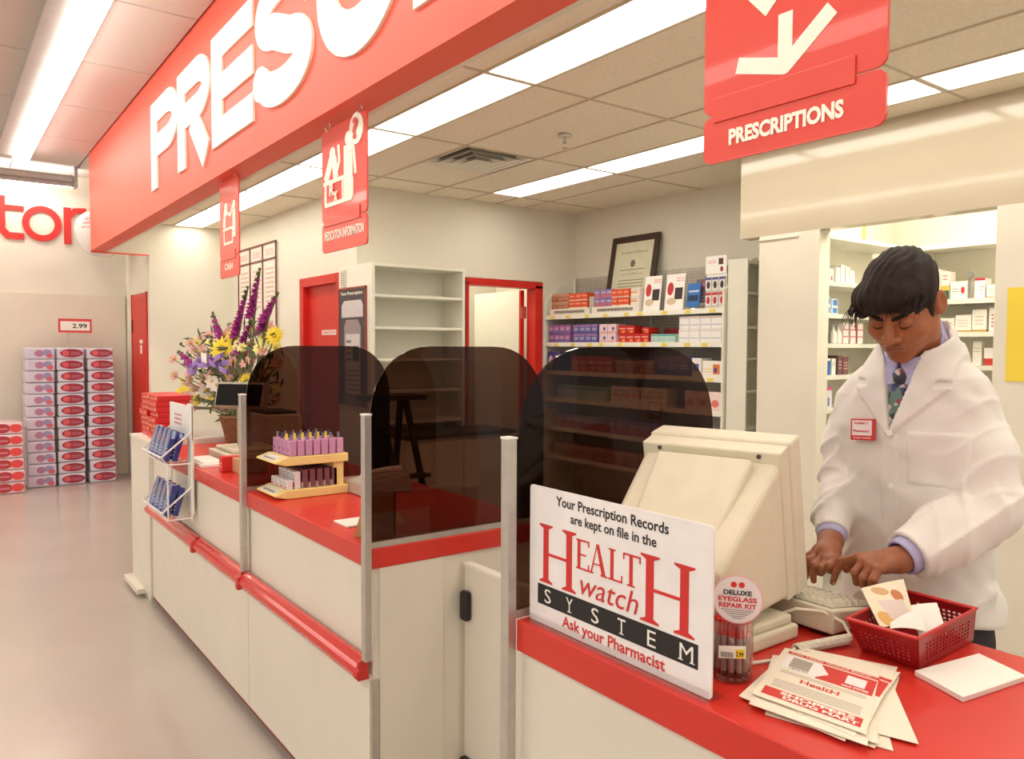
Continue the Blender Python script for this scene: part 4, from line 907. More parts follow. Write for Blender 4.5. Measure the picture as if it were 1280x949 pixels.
# phone / card machine
ph = thing('card_terminal', 'grey card machine on the red counter beside the aluminium post', 'terminal', (1.5, 3.0, .98))
obj('terminal_body', MB().add([(1.40, 2.92, .981), (1.64, 2.92, .981), (1.64, 3.10, .981), (1.40, 3.10, .981), (1.41, 2.93, 1.03), (1.63, 2.93, 1.055), (1.63, 3.09, 1.055), (1.41, 3.09, 1.03)], [(0, 3, 2, 1), (4, 5, 6, 7), (0, 1, 5, 4), (1, 2, 6, 5), (2, 3, 7, 6), (3, 0, 4, 7)]), mat('warm_grey_plastic', (186, 174, 160), .5), ph, bevel=.006)
obj('receiver', MB().path([(1.42, 2.96, 1.055), (1.46, 2.955, 1.072), (1.53, 2.955, 1.078), (1.60, 2.96, 1.075)], [.014, .012, .012, .016], 10), PLASW, ph)
tag(obj('white_card', MB().box(1.12, 1.30, 2.45, 2.56, .981, .987), PLASW, bevel=.001), 'white card lying on the far red counter near the post', 'card')
# easel sign seen from behind / side
es = thing('easel_sign', 'tan cardboard stand-up sign seen edge-on behind the middle post', 'sign', (1.12, 2.3, .98))
obj('sign_board', MB().add([(1.085, 2.32, .981), (1.095, 2.32, .981), (1.20, 2.25, .981), (1.19, 2.245, .981), (1.12, 2.30, 1.13), (1.13, 2.30, 1.13), (1.20, 2.25, 1.13), (1.19, 2.245, 1.13)], [(0, 1, 2, 3), (4, 7, 6, 5), (0, 4, 5, 1), (1, 5, 6, 2), (2, 6, 7, 3), (3, 7, 4, 0)]), CARD, es)
obj('easel_leg', MB().slab([(0, 0), (.07, 0), (.01, .12)], (1.165, 2.29, .981), V3(.3, 1, 0).normalized(), Z_, .004), CARD, es)
tag(obj('tent_card', MB().add([(1.21, 2.42, .981), (1.32, 2.40, .981), (1.32, 2.47, .981), (1.21, 2.49, .981), (1.23, 2.455, 1.01), (1.31, 2.435, 1.01)], [(0, 3, 2, 1), (0, 1, 5, 4), (3, 4, 5, 2), (0, 4, 3), (1, 2, 5)]), mat('cream_card', (220, 200, 130), .7)), 'small folded cream card behind the smoked middle divider', 'card')
# folding chair silhouette behind the counter seen through the smoke
st_ = thing('step_stool', 'dark wooden A-frame step stool behind the middle smoked panel', 'stool', (2.2, 4.3, 0))
for a_, b_ in (((2.10, 4.55, 0), (2.16, 4.30, 1.28)), ((2.28, 4.0, 0), (2.18, 4.28, 1.28)), ((2.4, 4.62, 0), (2.36, 4.36, 1.28)), ((2.52, 4.06, 0), (2.38, 4.34, 1.28))):
    obj('leg', MB().tube(a_, b_, .022, n=8), DARKW, st_)
obj('top_step', B(2.08, 2.46, 4.2, 4.42, 1.27, 1.30), DARKW, st_)
for z in (.4, .8): obj('step', B(2.16, 2.44, 4.12, 4.2, z, z+.02), DARKW, st_)
# low cabinets at the back wall behind the smoke
bc_ = thing('low_back_cabinet', 'low white cabinet with dark top behind the smoked panels', 'cabinet', (3.3, 5.4, 0))
obj('carcass', B(2.9, 3.9, 5.25, 5.68, 0, .88), LAM, bc_); obj('worktop', B(2.88, 3.92, 5.22, 5.69, .88, .91), DARKW, bc_)
for k in range(2): obj('door', B(2.92+.49*k, 3.39+.49*k, 5.235, 5.25, .05, .85), LAM, bc_)

# ================================================================ near counter objects
hs = thing('health_records_sign', 'white acrylic stand-up sign about prescription records on the counter edge', 'sign', (1.08, 1.11, .98))
SX, SY0, SY1, SZ0, SZ1 = 1.080, 1.385, .868, .983, 1.290
WS = SY0-SY1
def roundrect(w, h, r=.008):
    out = []
    for cx_, cy_, s0 in ((w-r, r, -90), (w-r, h-r, 0), (r, h-r, 90), (r, r, 180)):
        out += [(cx_+r*math.cos(math.radians(s0+30*i)), cy_+r*math.sin(math.radians(s0+30*i))) for i in range(4)]
    return out
hsp = obj('sign_panel', MB().slab(roundrect(WS, SZ1-SZ0), (SX+.004, SY0, SZ0), S_, Z_, .004), mat('sign_white', (240, 234, 232), .4), hs)
obj('clear_base', MB().box(1.066, 1.115, SY1, SY0-.0, .981, .984).box(1.070, 1.074, SY1, SY0, .984, 1.0), CLEAR, hs)
def T(s, a0, a1, z0, z1, m, bold=0, **k): text(hsp, s, V3(SX, SY0-a0, z0), V3(0, -(a1-a0), 0), V3(0, 0, z1-z0), m, bold, **k)
T('Your Prescription Records', .092, .415, 1.249, 1.277, BLACKI, .018)
T('are kept on file in the', .14, .385, 1.219, 1.246, BLACKI, .018)
def slabt(polys, name, m): 
    mb = MB()
    for i_, q_ in enumerate(polys): mb.slab(q_, (SX, SY0, SZ0), S_, Z_, .0008+.0001*i_)
    obj(name, mb, m, hsp)
def rect(a0, a1, b0, b1): return [(a0, b0), (a1, b0), (a1, b1), (a0, b1)]
def serifH(a0, a1, b0, b1, st_w, sr=.014):
    t = .0035; out = []
    for a in (a0+sr, a1-sr-st_w):
        out.append(rect(a, a+st_w, b0, b1))
        for b, sg in ((b0, 1), (b1, -1)):
            out.append([(a-sr, b), (a+st_w+sr, b), (a+st_w+sr, b+sg*t), (a+st_w, b+sg*t*2.6), (a, b+sg*t*2.6), (a-sr, b+sg*t)][::sg])
    m_ = (b0+b1)/2; out.append(rect(a0+sr+st_w, a1-sr-st_w, m_-.003, m_+.003)); return out
zz = lambda z_: z_-SZ0
slabt(serifH(.036, .158, zz(1.078), zz(1.208), .018, .013), 'big_letter_h', REDI)
slabt(serifH(.345, .478, zz(1.078), zz(1.208), .020, .014), 'big_letter_h', REDI)
def sE(a, b0, b1, w): return [rect(a, a+.009, b0, b1), rect(a-.004, a+w, b1-.0035, b1), rect(a-.004, a+w, b0, b0+.0035), rect(a, a+w*.75, (b0+b1)/2-.0015, (b0+b1)/2+.0015), rect(a+w-.003, a+w, b0, b0+.014), rect(a+w-.003, a+w, b1-.012, b1)]
b0, b1 = zz(1.135), zz(1.198)
pE = sE(.163, b0, b1, .036)
pA = [[(.203, b0), (.207, b0), (.224, b1), (.222, b1)], [(.238, b0), (.249, b0), (.228, b1), (.220, b1)], rect(.210, .24, b0+.02, b0+.0225), rect(.199, .212, b0, b0+.003), rect(.234, .254, b0, b0+.003)]
pL = [rect(.262, .271, b0, b1), rect(.257, .276, b1-.003, b1), rect(.257, .296, b0, b0+.0035), rect(.293, .296, b0, b0+.015)]
pT = [rect(.315, .324, b0, b1), rect(.309, .33, b0, b0+.003), rect(.298, .345, b1-.0035, b1), rect(.298, .301, b1-.013, b1), rect(.342, .345, b1-.013, b1)]
slabt(pE, 'letter_e', REDI); slabt(pA, 'letter_a', REDI); slabt(pL, 'letter_l', REDI); slabt(pT, 'letter_t', REDI)
T('watch', .172, .34, 1.083, 1.128, REDI, .0, shear=.25)
obj('black_band', MB().slab(rect(.030, .487, zz(1.027), zz(1.072)), (SX, SY0, SZ0), S_, Z_, .0006), BLACKI, hsp)
SXb = SX-.0006
for ch_, a in zip('SYSTEM', (.055, .128, .208, .285, .365, .445)):
    wv = .022 if ch_ != 'M' else .032
    text(hsp, ch_, V3(SXb, SY0-(a-.0), 1.034), V3(0, -wv, 0), V3(0, 0, .031), PAPER, .0)
    if ch_ not in 'S':
        mb = MB()
        if ch_ in 'TYE': mb.slab(rect(a+wv/2-.006, a+wv/2+.006, 0, .0015), (SXb, SY0, 1.034), S_, Z_, .0012)
        if ch_ == 'M': mb.slab(rect(a-.003, a+.008, 0, .0015), (SXb, SY0, 1.034), S_, Z_, .0012).slab(rect(a+wv-.008, a+wv+.003, 0, .0015), (SXb, SY0, 1.034), S_, Z_, .0012)
        obj('serif', mb, PAPER, hsp)
T('Ask your Pharmacist', .115, .41, .990, 1.021, REDI, .02)

# computer monitor -------------------------------------------------------
mo = thing('computer_monitor', 'beige CRT monitor seen from behind beside the white sign', 'monitor', (1.38, 1.12, 1.04))
# bezel frame: right lower corner etc in a tilted local frame; forward axis = screen direction
az = math.radians(14); tl_a = math.radians(12)
fwd = Vector((math.cos(az)*math.cos(tl_a), math.sin(az)*math.cos(tl_a), math.sin(tl_a)))
sid = Vector((-math.sin(az), math.cos(az), 0))          # +side points away from the camera
upm = fwd.cross(sid)
PB = Vector((1.505, .985, 1.410))                          # near top corner of the bezel
Wm, Hm = .335, .355
def MP(s, t, d): return PB+sid*s-upm*t+fwd*d               # s along width, t down, d forward
def hexa(mb, a, b):                                        # a,b: 4 corner loops
    return mb.add(list(a)+list(b), [(3, 2, 1, 0), (4, 5, 6, 7), (0, 1, 5, 4), (1, 2, 6, 5), (2, 3, 7, 6), (3, 0, 4, 7)])
q = hexa(MB(), [MP(0, 0, -.055), MP(Wm, 0, -.055), MP(Wm, Hm, -.055), MP(0, Hm, -.055)], [MP(0, 0, .01), MP(Wm, 0, .01), MP(Wm, Hm, .01), MP(0, Hm, .01)])
bez = obj('bezel', q, BEIGE, mo, bevel=.008, seg=3)
obj('screen', hexa(MB(), [MP(.04, .04, .006), MP(Wm-.04, .04, .006), MP(Wm-.04, Hm-.06, .006), MP(.04, Hm-.06, .006)], [MP(.045, .045, .012), MP(Wm-.045, .045, .012), MP(Wm-.045, Hm-.065, .012), MP(.045, Hm-.065, .012)]), DARK, bez)
q = hexa(MB(), [MP(.004, .01, -.10), MP(Wm-.004, .01, -.10), MP(Wm-.004, Hm-.01, -.10), MP(.004, Hm-.01, -.10)], [MP(.004, .006, -.052), MP(Wm-.004, .006, -.052), MP(Wm-.004, Hm-.004, -.052), MP(.004, Hm-.004, -.052)])
hco = obj('housing_collar', q, BEIGE, mo, bevel=.004)
q = hexa(MB(), [MP(.03, .165, -.37), MP(Wm-.03, .165, -.37), MP(Wm-.03, Hm-.06, -.36), MP(.03, Hm-.06, -.36)], [MP(.006, .03, -.09), MP(Wm-.006, .03, -.09), MP(Wm-.006, Hm-.012, -.09), MP(.006, Hm-.012, -.09)])
obj('rear_housing', q, BEIGE, mo, bevel=.014, seg=3)
q = hexa(MB(), [MP(.075, .165, -.35), MP(Wm-.075, .165, -.35), MP(Wm-.075, .20, -.34), MP(.075, .2, -.34)], [MP(.055, .018, -.12), MP(Wm-.055, .018, -.12), MP(Wm-.055, .1, -.11), MP(.055, .1, -.11)])
obj('top_hump', q, BEIGE, mo, bevel=.008, seg=3)
for s in (.05, Wm-.05): obj('screw_hole', MB().tube(MP(s, .02, -.103), MP(s, .02, -.099), .005, n=10), GREYP, hco)
vn = MB()
for k in range(14): vn.add([MP(.004, Hm-.10-.0, -.30+.014*k), MP(.0035, Hm-.10, -.293+.014*k), MP(.0035, Hm-.03, -.293+.014*k), MP(.004, Hm-.03, -.30+.014*k)], [(0, 1, 2, 3)])
sw = MB(); cst = MP(Wm/2, Hm, -.16)
sw.lathe([(.12, -.0), (.13, .012), (.11, .03), (.07, .05)], (cst.x, cst.y, 1.033), 24); obj('swivel_stand', sw, BEIGE, mo, smooth=False)
tb = thing('terminal_base_unit', 'flat beige computer base unit under the monitor', 'computer', (1.3, 1.15, .98))
obj('lower_case', MB().box(1.15, 1.475, .955, 1.34, .981, 1.012), BEIGE, tb, bevel=.006); obj('upper_case', MB().box(1.15, 1.465, .965, 1.33, 1.012, 1.032), BEIGE, tb, bevel=.006)
g1 = MB()
for k in range(10): g1.box(1.17+.012*k, 1.176+.012*k, .9535, .956, .988, 1.008)
obj('vent_grille', g1, GREYP, tb)
# keyboard ---------------------------------------------------------------
kb = thing('keyboard', 'thick beige computer keyboard between monitor and man', 'keyboard', (1.62, 1.1, .98))
kx0, kx1, ky0, ky1 = 1.522, 1.715, .905, 1.36
q = MB().add([(kx0, ky0, .990), (kx1, ky0, .982), (kx1, ky1, .982), (kx0, ky1, .990), (kx0, ky0, 1.043), (kx1, ky0, 1.012), (kx1, ky1, 1.012), (kx0, ky1, 1.043)], [(0, 3, 2, 1), (4, 5, 6, 7), (0, 1, 5, 4), (1, 2, 6, 5), (2, 3, 7, 6), (3, 0, 4, 7)])
kcs = obj('keyboard_case', q, BEIGE, kb, bevel=.005, seg=3)
obj('foot', MB().box(kx0+.01, kx0+.03, ky0+.02, ky0+.06, .981, .992).box(kx0+.01, kx0+.03, ky1-.06, ky1-.02, .981, .992), DARK, kb)
sl = (1.012-1.043)/(kx1-kx0)
dk = MB(); dk.add([(kx0+.018, ky0+.016, 1.0405), (kx1-.014, ky0+.016, 1.0150), (kx1-.014, ky1-.016, 1.0150), (kx0+.018, ky1-.016, 1.0405)], [(0, 1, 2, 3)]); obj('key_well', dk, GREYP, kcs)
key0 = None
for r in range(6):
    for c_ in range(20):
        x = kx0+.022+r*.026; y = ky0+.018+c_*.0211
        if r == 5 and 6 < c_ < 13 and c_ != 7: continue
        wk = .0185 if not (r == 5 and c_ == 7) else .12
        zt = 1.043+sl*(x-kx0)
        mb = MB().add([(x, y, zt), (x+.022, y, zt-.003), (x+.022, y+wk, zt-.003), (x, y+wk, zt), (x+.004, y+.003, zt+.011), (x+.018, y+.003, zt+.008), (x+.018, y+wk-.003, zt+.008), (x+.004, y+wk-.003, zt+.011)], [(4, 5, 6, 7), (0, 1, 5, 4), (1, 2, 6, 5), (2, 3, 7, 6), (3, 0, 4, 7)])
        if key0 is None or wk > .02:
            ko = obj('key', mb, KEYM, kcs)
            if wk < .02: key0 = ko; kp = (x, y, zt)
        else:
            k2 = key0.copy(); C.objects.link(k2); k2.location = (x-kp[0], y-kp[1], zt-kp[2]+0); k2.parent = kcs
# cable
cdn = thing('coiled_cable', 'cream coiled keyboard cable lying on the red counter', 'cable', (1.45, .9, .98))
pts = [V3(1.475, 1.0, 1.02), V3(1.49, .975, 1.035), V3(1.52, .93, 1.036), V3(1.535, .89, 1.02), V3(1.53, .868, .996)]
obj('straight_lead', MB().path(pts, .0035, 8), KEYM, cdn)
coil = []; a0, a1 = V3(1.525, .872, .993), V3(1.385, .905, .993)
dd = (a1-a0).normalized(); na = V3(-dd.y, dd.x, 0); NT = 24
for k in range(NT*8+1):
    t = k/(NT*8); an = t*NT*2*math.pi; coil.append(a0.lerp(a1, t)+na*math.cos(an)*.0085+V3(0, 0, 1)*math.sin(an)*.0085)
obj('coil', MB().path(coil, .003, 6), KEYM, cdn)
obj('straight_lead', MB().path([a1, V3(1.34, .90, .985), V3(1.27, .925, .985), V3(1.265, .938, .985), V3(1.25, .951, .988)], .0035, 8), KEYM, cdn)
tag(obj('lead_to_base', MB().path([(1.48, 1.0, 1.0), (1.505, .985, .99), (1.51, 1.02, .985), (1.49, 1.06, .985)], .003, 8), KEYM), 'short thin lead looping out behind the base unit', 'cable')

# jar ---------------------------------------------------------------------
jr = thing('repair_kit_jar', 'clear jar of small repair kits with red lids and round header disc', 'jar', (1.198, .915, .98))
JX, JY = 1.198, .915
obj('jar_wall', MB().lathe([(.036, .981), (.038, .984), (.038, 1.092), (.0372, 1.092), (.0372, .985), (.03, .984)], (JX, JY, 0), 32), CLEAR, jr, smooth=True)
kr = mat('tube_red_cap', (206, 36, 34), .35); kt = mat('clear_tube_metal', (170, 140, 130), .3, metal=.4)
for k, (rr_, n) in enumerate(((.0, 1), (.0135, 6), (.0275, 12))):
    for i in range(n):
        t = 2*math.pi*i/n+.3*k; x, y = JX+rr_*math.cos(t), JY+rr_*math.sin(t); dz = random.uniform(0, .006)
        obj('repair_kit', MB().tube((x, y, .985), (x, y, 1.062+dz), .0056, n=8).tube((x, y, 1.062+dz), (x, y, 1.092+dz), .0062, n=8, mi=1).tube((x, y, .99), (x, y, 1.0), .0060, n=8, mi=2), [kt, kr, DARKW], jr)
nv = Vector((-.80, -.60, 0)).normalized(); uu = Vector((-nv.y, nv.x, 0)); uu = -uu if uu.x < 0 else uu
cpx = Vector((JX, JY, 0))+nv*.0385
plb = obj('price_label', MB().slab([(-.024, 0), (.024, .004), (.024, .027), (-.024, .023)], (cpx.x, cpx.y, 1.028), uu, Z_, .0008), PAPER, jr)
c2 = cpx+nv*.001
obj('price_field', MB().slab([(.006, .003), (.022, .005), (.022, .021), (.006, .019)], (c2.x, c2.y, 1.028), uu, Z_, .0006), mat('yellow_price', (240, 208, 40), .5), jr)
text(plb, '2.99', V3(c2.x, c2.y, 1.035)+uu*.007+nv*.0008, uu*.013, V3(0, 0, .009), BLACKI, .02)
bcd = MB()
for k in range(9): bcd.slab(rect(-.020+.0026*k, -.0188+.0026*k, .003, .013), (c2.x, c2.y, 1.028), uu, Z_, .0005)
obj('barcode', bcd, BLACKI, plb)
dc = Vector((JX, JY, 0))+uu*.008+nv*.036; zc = 1.14
hdc = obj('header_disc', MB().slab([(.045*math.cos(i*math.pi/20), .045*math.sin(i*math.pi/20)) for i in range(40)]+[], (dc.x, dc.y, zc), uu, Z_, .0015), mat('disc_pink', (226, 178, 176), .5), jr)
obj('header_face', MB().slab([(.0425*math.cos(i*math.pi/20), .0425*math.sin(i*math.pi/20)) for i in range(40)], (dc.x+nv.x*.0015, dc.y+nv.y*.0015, zc), uu, Z_, .0004), mat('disc_face', (232, 222, 220), .5), jr)
obj('header_tongue', MB().slab(rect(-.02, .024, -.06, -.025), (dc.x, dc.y, zc), uu, Z_, .0008), CLEAR, jr)
def dt(s, w3, z3, h3, m, bold=.02): text(hdc, s, V3(dc.x, dc.y, zc+z3)-uu*(w3/2)+nv*.0022, uu*w3, V3(0, 0, h3), m, bold)
dt('DELUXE', .050, .008, .009, BLACKI, .03); dt('EYEGLASS', .068, -.004, .009, REDI, .03); dt('REPAIR KIT', .066, -.016, .009, REDI, .03)
for k in range(5): 
    w3 = .058-.010*k; obj('fine_print', MB().slab(rect(-w3/2, w3/2, -.0205-.0038*k, -.0193-.0038*k), (dc.x+nv.x*.002, dc.y+nv.y*.002, zc), uu, Z_, .0004), MATS['certificate_ink'], hdc)
for s in (-.007, .007): obj('eyeglass_mark', MB().slab([(s+.0055*math.cos(i*.52), .027+.0055*math.sin(i*.52)) for i in range(12)], (dc.x+nv.x*.002, dc.y+nv.y*.002, zc), uu, Z_, .0004), REDI, hdc)

# red basket ---------------------------------------------------------------
rbk = thing('plastic_basket', 'red perforated plastic basket holding papers on the near counter', 'basket', (1.62, .78, .98))
BR = mat('basket_red', (150, 20, 24), .35, noise=.05, coat=.2); BRM = mat('basket_rim_red', (196, 34, 34), .35, coat=.2)
top = [upx(1060, 775, 'Z', 1.052), upx(1147, 800, 'Z', 1.052), upx(1219, 763, 'Z', 1.052), upx(1133, 741, 'Z', 1.052)]
bot = [V3(1.517, .838, .983), V3(1.513, .722, .983), V3(1.758, .728, .983), V3(1.745, .835, .983)]
top = [V3(t.x, t.y, 1.052) for t in top]
def wallgrid(mb, b0_, b1_, t0_, t1_, nc_, nr_):
    n_ = (b1_-b0_).cross(t0_-b0_).normalized()*.0022
    def P_(s, t): return (b0_.lerp(b1_, s)).lerp(t0_.lerp(t1_, s), t)
    def bar(a, b, c, d): mb.add([a, b, c, d, a+n_, b+n_, c+n_, d+n_], [(3, 2, 1, 0), (4, 5, 6, 7), (0, 1, 5, 4), (1, 2, 6, 5), (2, 3, 7, 6), (3, 0, 4, 7)])
    e0, e1, f0, f1 = .10, .90, .18, .80
    bar(P_(0, 0), P_(1, 0), P_(1, f0), P_(0, f0)); bar(P_(0, f1), P_(1, f1), P_(1, 1), P_(0, 1)); bar(P_(0, f0), P_(e0, f0), P_(e0, f1), P_(0, f1)); bar(P_(e1, f0), P_(1, f0), P_(1, f1), P_(e1, f1))
    for i in range(nc_+1):
        s = e0+(e1-e0)*i/nc_; hw = .22*(e1-e0)/nc_; bar(P_(s-hw, f0), P_(s+hw, f0), P_(s+hw, f1), P_(s-hw, f1))
    for j in range(nr_+1):
        t = f0+(f1-f0)*j/nr_; hw = .2*(f1-f0)/nr_; bar(P_(e0, t-hw), P_(e1, t-hw), P_(e1, t+hw), P_(e0, t+hw))
for i in range(4):
    j = (i+1) % 4; mb = MB(); wallgrid(mb, bot[i], bot[j], top[i], top[j], 10 if i % 2 == 0 else 14, 5); obj('basket_wall', mb, BR, rbk)
obj('basket_floor', MB().add([p_ for p_ in bot]+[p_+V3(0, 0, .003) for p_ in bot], [(3, 2, 1, 0), (4, 5, 6, 7), (0, 1, 5, 4), (1, 2, 6, 5), (2, 3, 7, 6), (3, 0, 4, 7)]), BR, rbk)
cen = sum(top, V3(0, 0, 0))/4; rim = MB()
for i in range(4):
    j = (i+1) % 4; a, b = top[i], top[j]; ao, bo = a+(a-cen).normalized()*.008, b+(b-cen).normalized()*.008; ai, bi = a-(a-cen).normalized()*.004, b-(b-cen).normalized()*.004
    dz = V3(0, 0, .006); rim.add([ai, bi, bo, ao, ai+dz, bi+dz, bo+dz, ao+dz], [(3, 2, 1, 0), (4, 5, 6, 7), (0, 1, 5, 4), (1, 2, 6, 5), (2, 3, 7, 6), (3, 0, 4, 7)])
obj('basket_rim', rim, BRM, rbk, bevel=.002)
# papers in basket
def sheet(name, corners, m, thick=.0008, bend=.0, n=8, lab=None, cat=None):
    A_, B_, C_, D_ = [Vector(c) for c in corners]; nn = (B_-A_).cross(D_-A_).normalized(); mb = MB(); vs_ = []
    for j in range(n+1):
        for i in range(n+1):
            s, t = i/n, j/n; p_ = A_.lerp(B_, s).lerp(D_.lerp(C_, s), t)+nn*bend*math.sin(s*math.pi)*(1-t*.5); vs_.append(p_)
    N = (n+1)**2; vs2 = vs_+[v_-nn*thick for v_ in vs_]; fs = []
    for j in range(n):
        for i in range(n):
            a = j*(n+1)+i; fs.append((a, a+1, a+n+2, a+n+1)); fs.append((N+a, N+a+n+1, N+a+n+2, N+a+1))
    mb.add(vs2, fs); return mb
def at(px, py, X): return upx(px, py, 'X', X)
fl1 = P('leaflet_floral', (240, 226, 196), [(.1, .35, .1, .4, (224, 170, 90), 'oval'), (.6, .8, .55, .8, (200, 120, 70), 'oval'), (.35, .6, .7, .85, (214, 170, 120), 'oval'), (.3, .75, .25, .6, (226, 206, 196)), (.65, .95, .1, .3, (206, 90, 90), 'text', 3)], 'x', 'z')
o = obj('folded_leaflet', sheet('x', (V3(1.545, .815, 1.03), V3(1.635, .785, 1.02), V3(1.665, .83, 1.105), V3(1.575, .875, 1.09)), fl1, bend=.006), fl1, smooth=True); tag(o, 'cream folded leaflet with small flower prints standing in the basket', 'leaflet')
o = obj('crumpled_receipt', sheet('x', (V3(1.555, .80, 1.03), V3(1.61, .755, 1.025), V3(1.68, .80, 1.05), V3(1.625, .835, 1.055)), PAPER, bend=.005), PAPER, smooth=True); tag(o, 'white crumpled receipt in front inside the basket', 'paper')
o = obj('white_slip', sheet('x', (V3(1.60, .76, 1.01), V3(1.66, .735, 1.015), V3(1.72, .785, 1.055), V3(1.66, .82, 1.05)), PAPER, bend=.004), PAPER, smooth=True); tag(o, 'smaller white slip at the right inside the basket', 'paper')
# notepad
pd = thing('notepad', 'thick white notepad lying at the right of the near counter', 'notepad', (1.55, .65, .98))
pc = [V3(1.482, .713, .981), V3(1.437, .607, .981), V3(1.628, .578, .981), V3(1.672, .679, .981)]
def stackpoly(pts, z0, z1): return MB().add([(p_.x, p_.y, z0) for p_ in pts]+[(p_.x, p_.y, z1) for p_ in pts], [(3, 2, 1, 0), (4, 5, 6, 7), (0, 1, 5, 4), (1, 2, 6, 5), (2, 3, 7, 6), (3, 0, 4, 7)])
obj('pad_block', stackpoly(pc, .981, .989), mat('pad_edge_pink', (232, 214, 206), .7), pd); obj('top_sheet', stackpoly(pc, .9892, .9900), PAPER, pd)
# flyers
FR = mat('flyer_paper', (236, 226, 206), .7, noise=.01); FRR = mat('flyer_red', (206, 56, 46), .6); FG = mat('flyer_grey', (170, 160, 148), .6)
def flyer_corners(k, n):
    return None
fc4 = [upx(940, 870, 'Z', .99), upx(1083, 922, 'Z', .99), upx(1102, 834, 'Z', .99), upx(981, 813, 'Z', .99)]
fcen = sum(fc4, V3(0, 0, 0))/4
NF = 9
for k in range(NF):
    top_ = k == NF-1; ang = 0 if top_ else [.18, -.06, .22, -.1, .12, .03, -.16, -.22][k]; off = V3(0, 0, 0) if top_ else V3(random.uniform(-.03, .008), random.uniform(-.012, .006), 0)
    if k == NF-2: ang = -.10; off = V3(.02, -.006, 0)
    if k < 3: off = V3(-.02+.02*k, -.02-.006*k, 0)
    R_ = Matrix.Rotation(ang, 3, 'Z'); z = .981+k*.0016
    cs_ = [fcen+R_ @ (c-fcen)+off for c in fc4]; cs_ = [V3(c.x, c.y, 0) for c in cs_]
    t = thing('flyer', {NF-1: 'top printed flyer of the pile with red bands and logo', NF-2: 'second flyer, poking out right under the top one'}.get(k, 'cream flyer lower in the fanned pile on the counter'), 'flyer', (fcen.x, fcen.y, z), None if k >= NF-2 else 'flyers lower in the pile')
    t = obj('sheet', stackpoly(cs_, z, z+.0012), FR, t)
    A_, B_, C_, D_ = cs_; uF = (B_-A_); vF = (D_-A_)
    def FQ(a0, a1, b0, b1, m, nm, dz=.0004, poly=None):
        pts = poly or rect(a0, a1, b0, b1)
        mb = MB(); zz_ = z+.0012+dz; mb.add([(A_.x+uF.x*a+vF.x*b, A_.y+uF.y*a+vF.y*b, zz_) for a, b in pts], [tuple(range(len(pts)))]); obj(nm, mb, m, t)
    if k >= NF-2:
        FQ(.06, .95, .91, .965, FRR, 'red_band', .0002); FQ(.42, .94, .60, .89, FRR, 'red_panel', .0002)
        FQ(0, 0, 0, 0, MATS['sign_white'], 'picture_panel', .0003, [(.07, .62), (.4, .6), (.52, .73), (.42, .88), (.07, .88)])
        FQ(.06, .94, .06, .20, FRR, 'logo_band', .0002)
    if top_:
        FQ(.14, .34, .66, .86, FG, 'picture', .0004); FQ(.68, .86, .68, .84, MATS['sign_white'], 'picture', .0004)
        for b in (.24, .27, .30, .33, .36, .52, .55): FQ(.1, .9, b, b+.012, FG, 'print_line', .0002)
        def FT(s, a0, a1, b0, b1, m, bold=.02): text(t, s, V3(A_.x, A_.y, z+.0012)+uF*a0+vF*b0, uF*(a1-a0), vF*(b1-b0), m, bold, lift=.0005)
        FT('You really should know...', .08, .93, .92, .955, PAPER); FT('HealtH', .32, .68, .42, .49, FRR)
        FT('SHOPPERS', .22, .88, .135, .19, PAPER, .04); FT('DRUG MART', .26, .92, .075, .125, PAPER, .04)
        FT('HEALTH', .16, .34, .625, .65, BLACKI); FT('watch SYSTEM', .66, .90, .62, .66, PAPER)
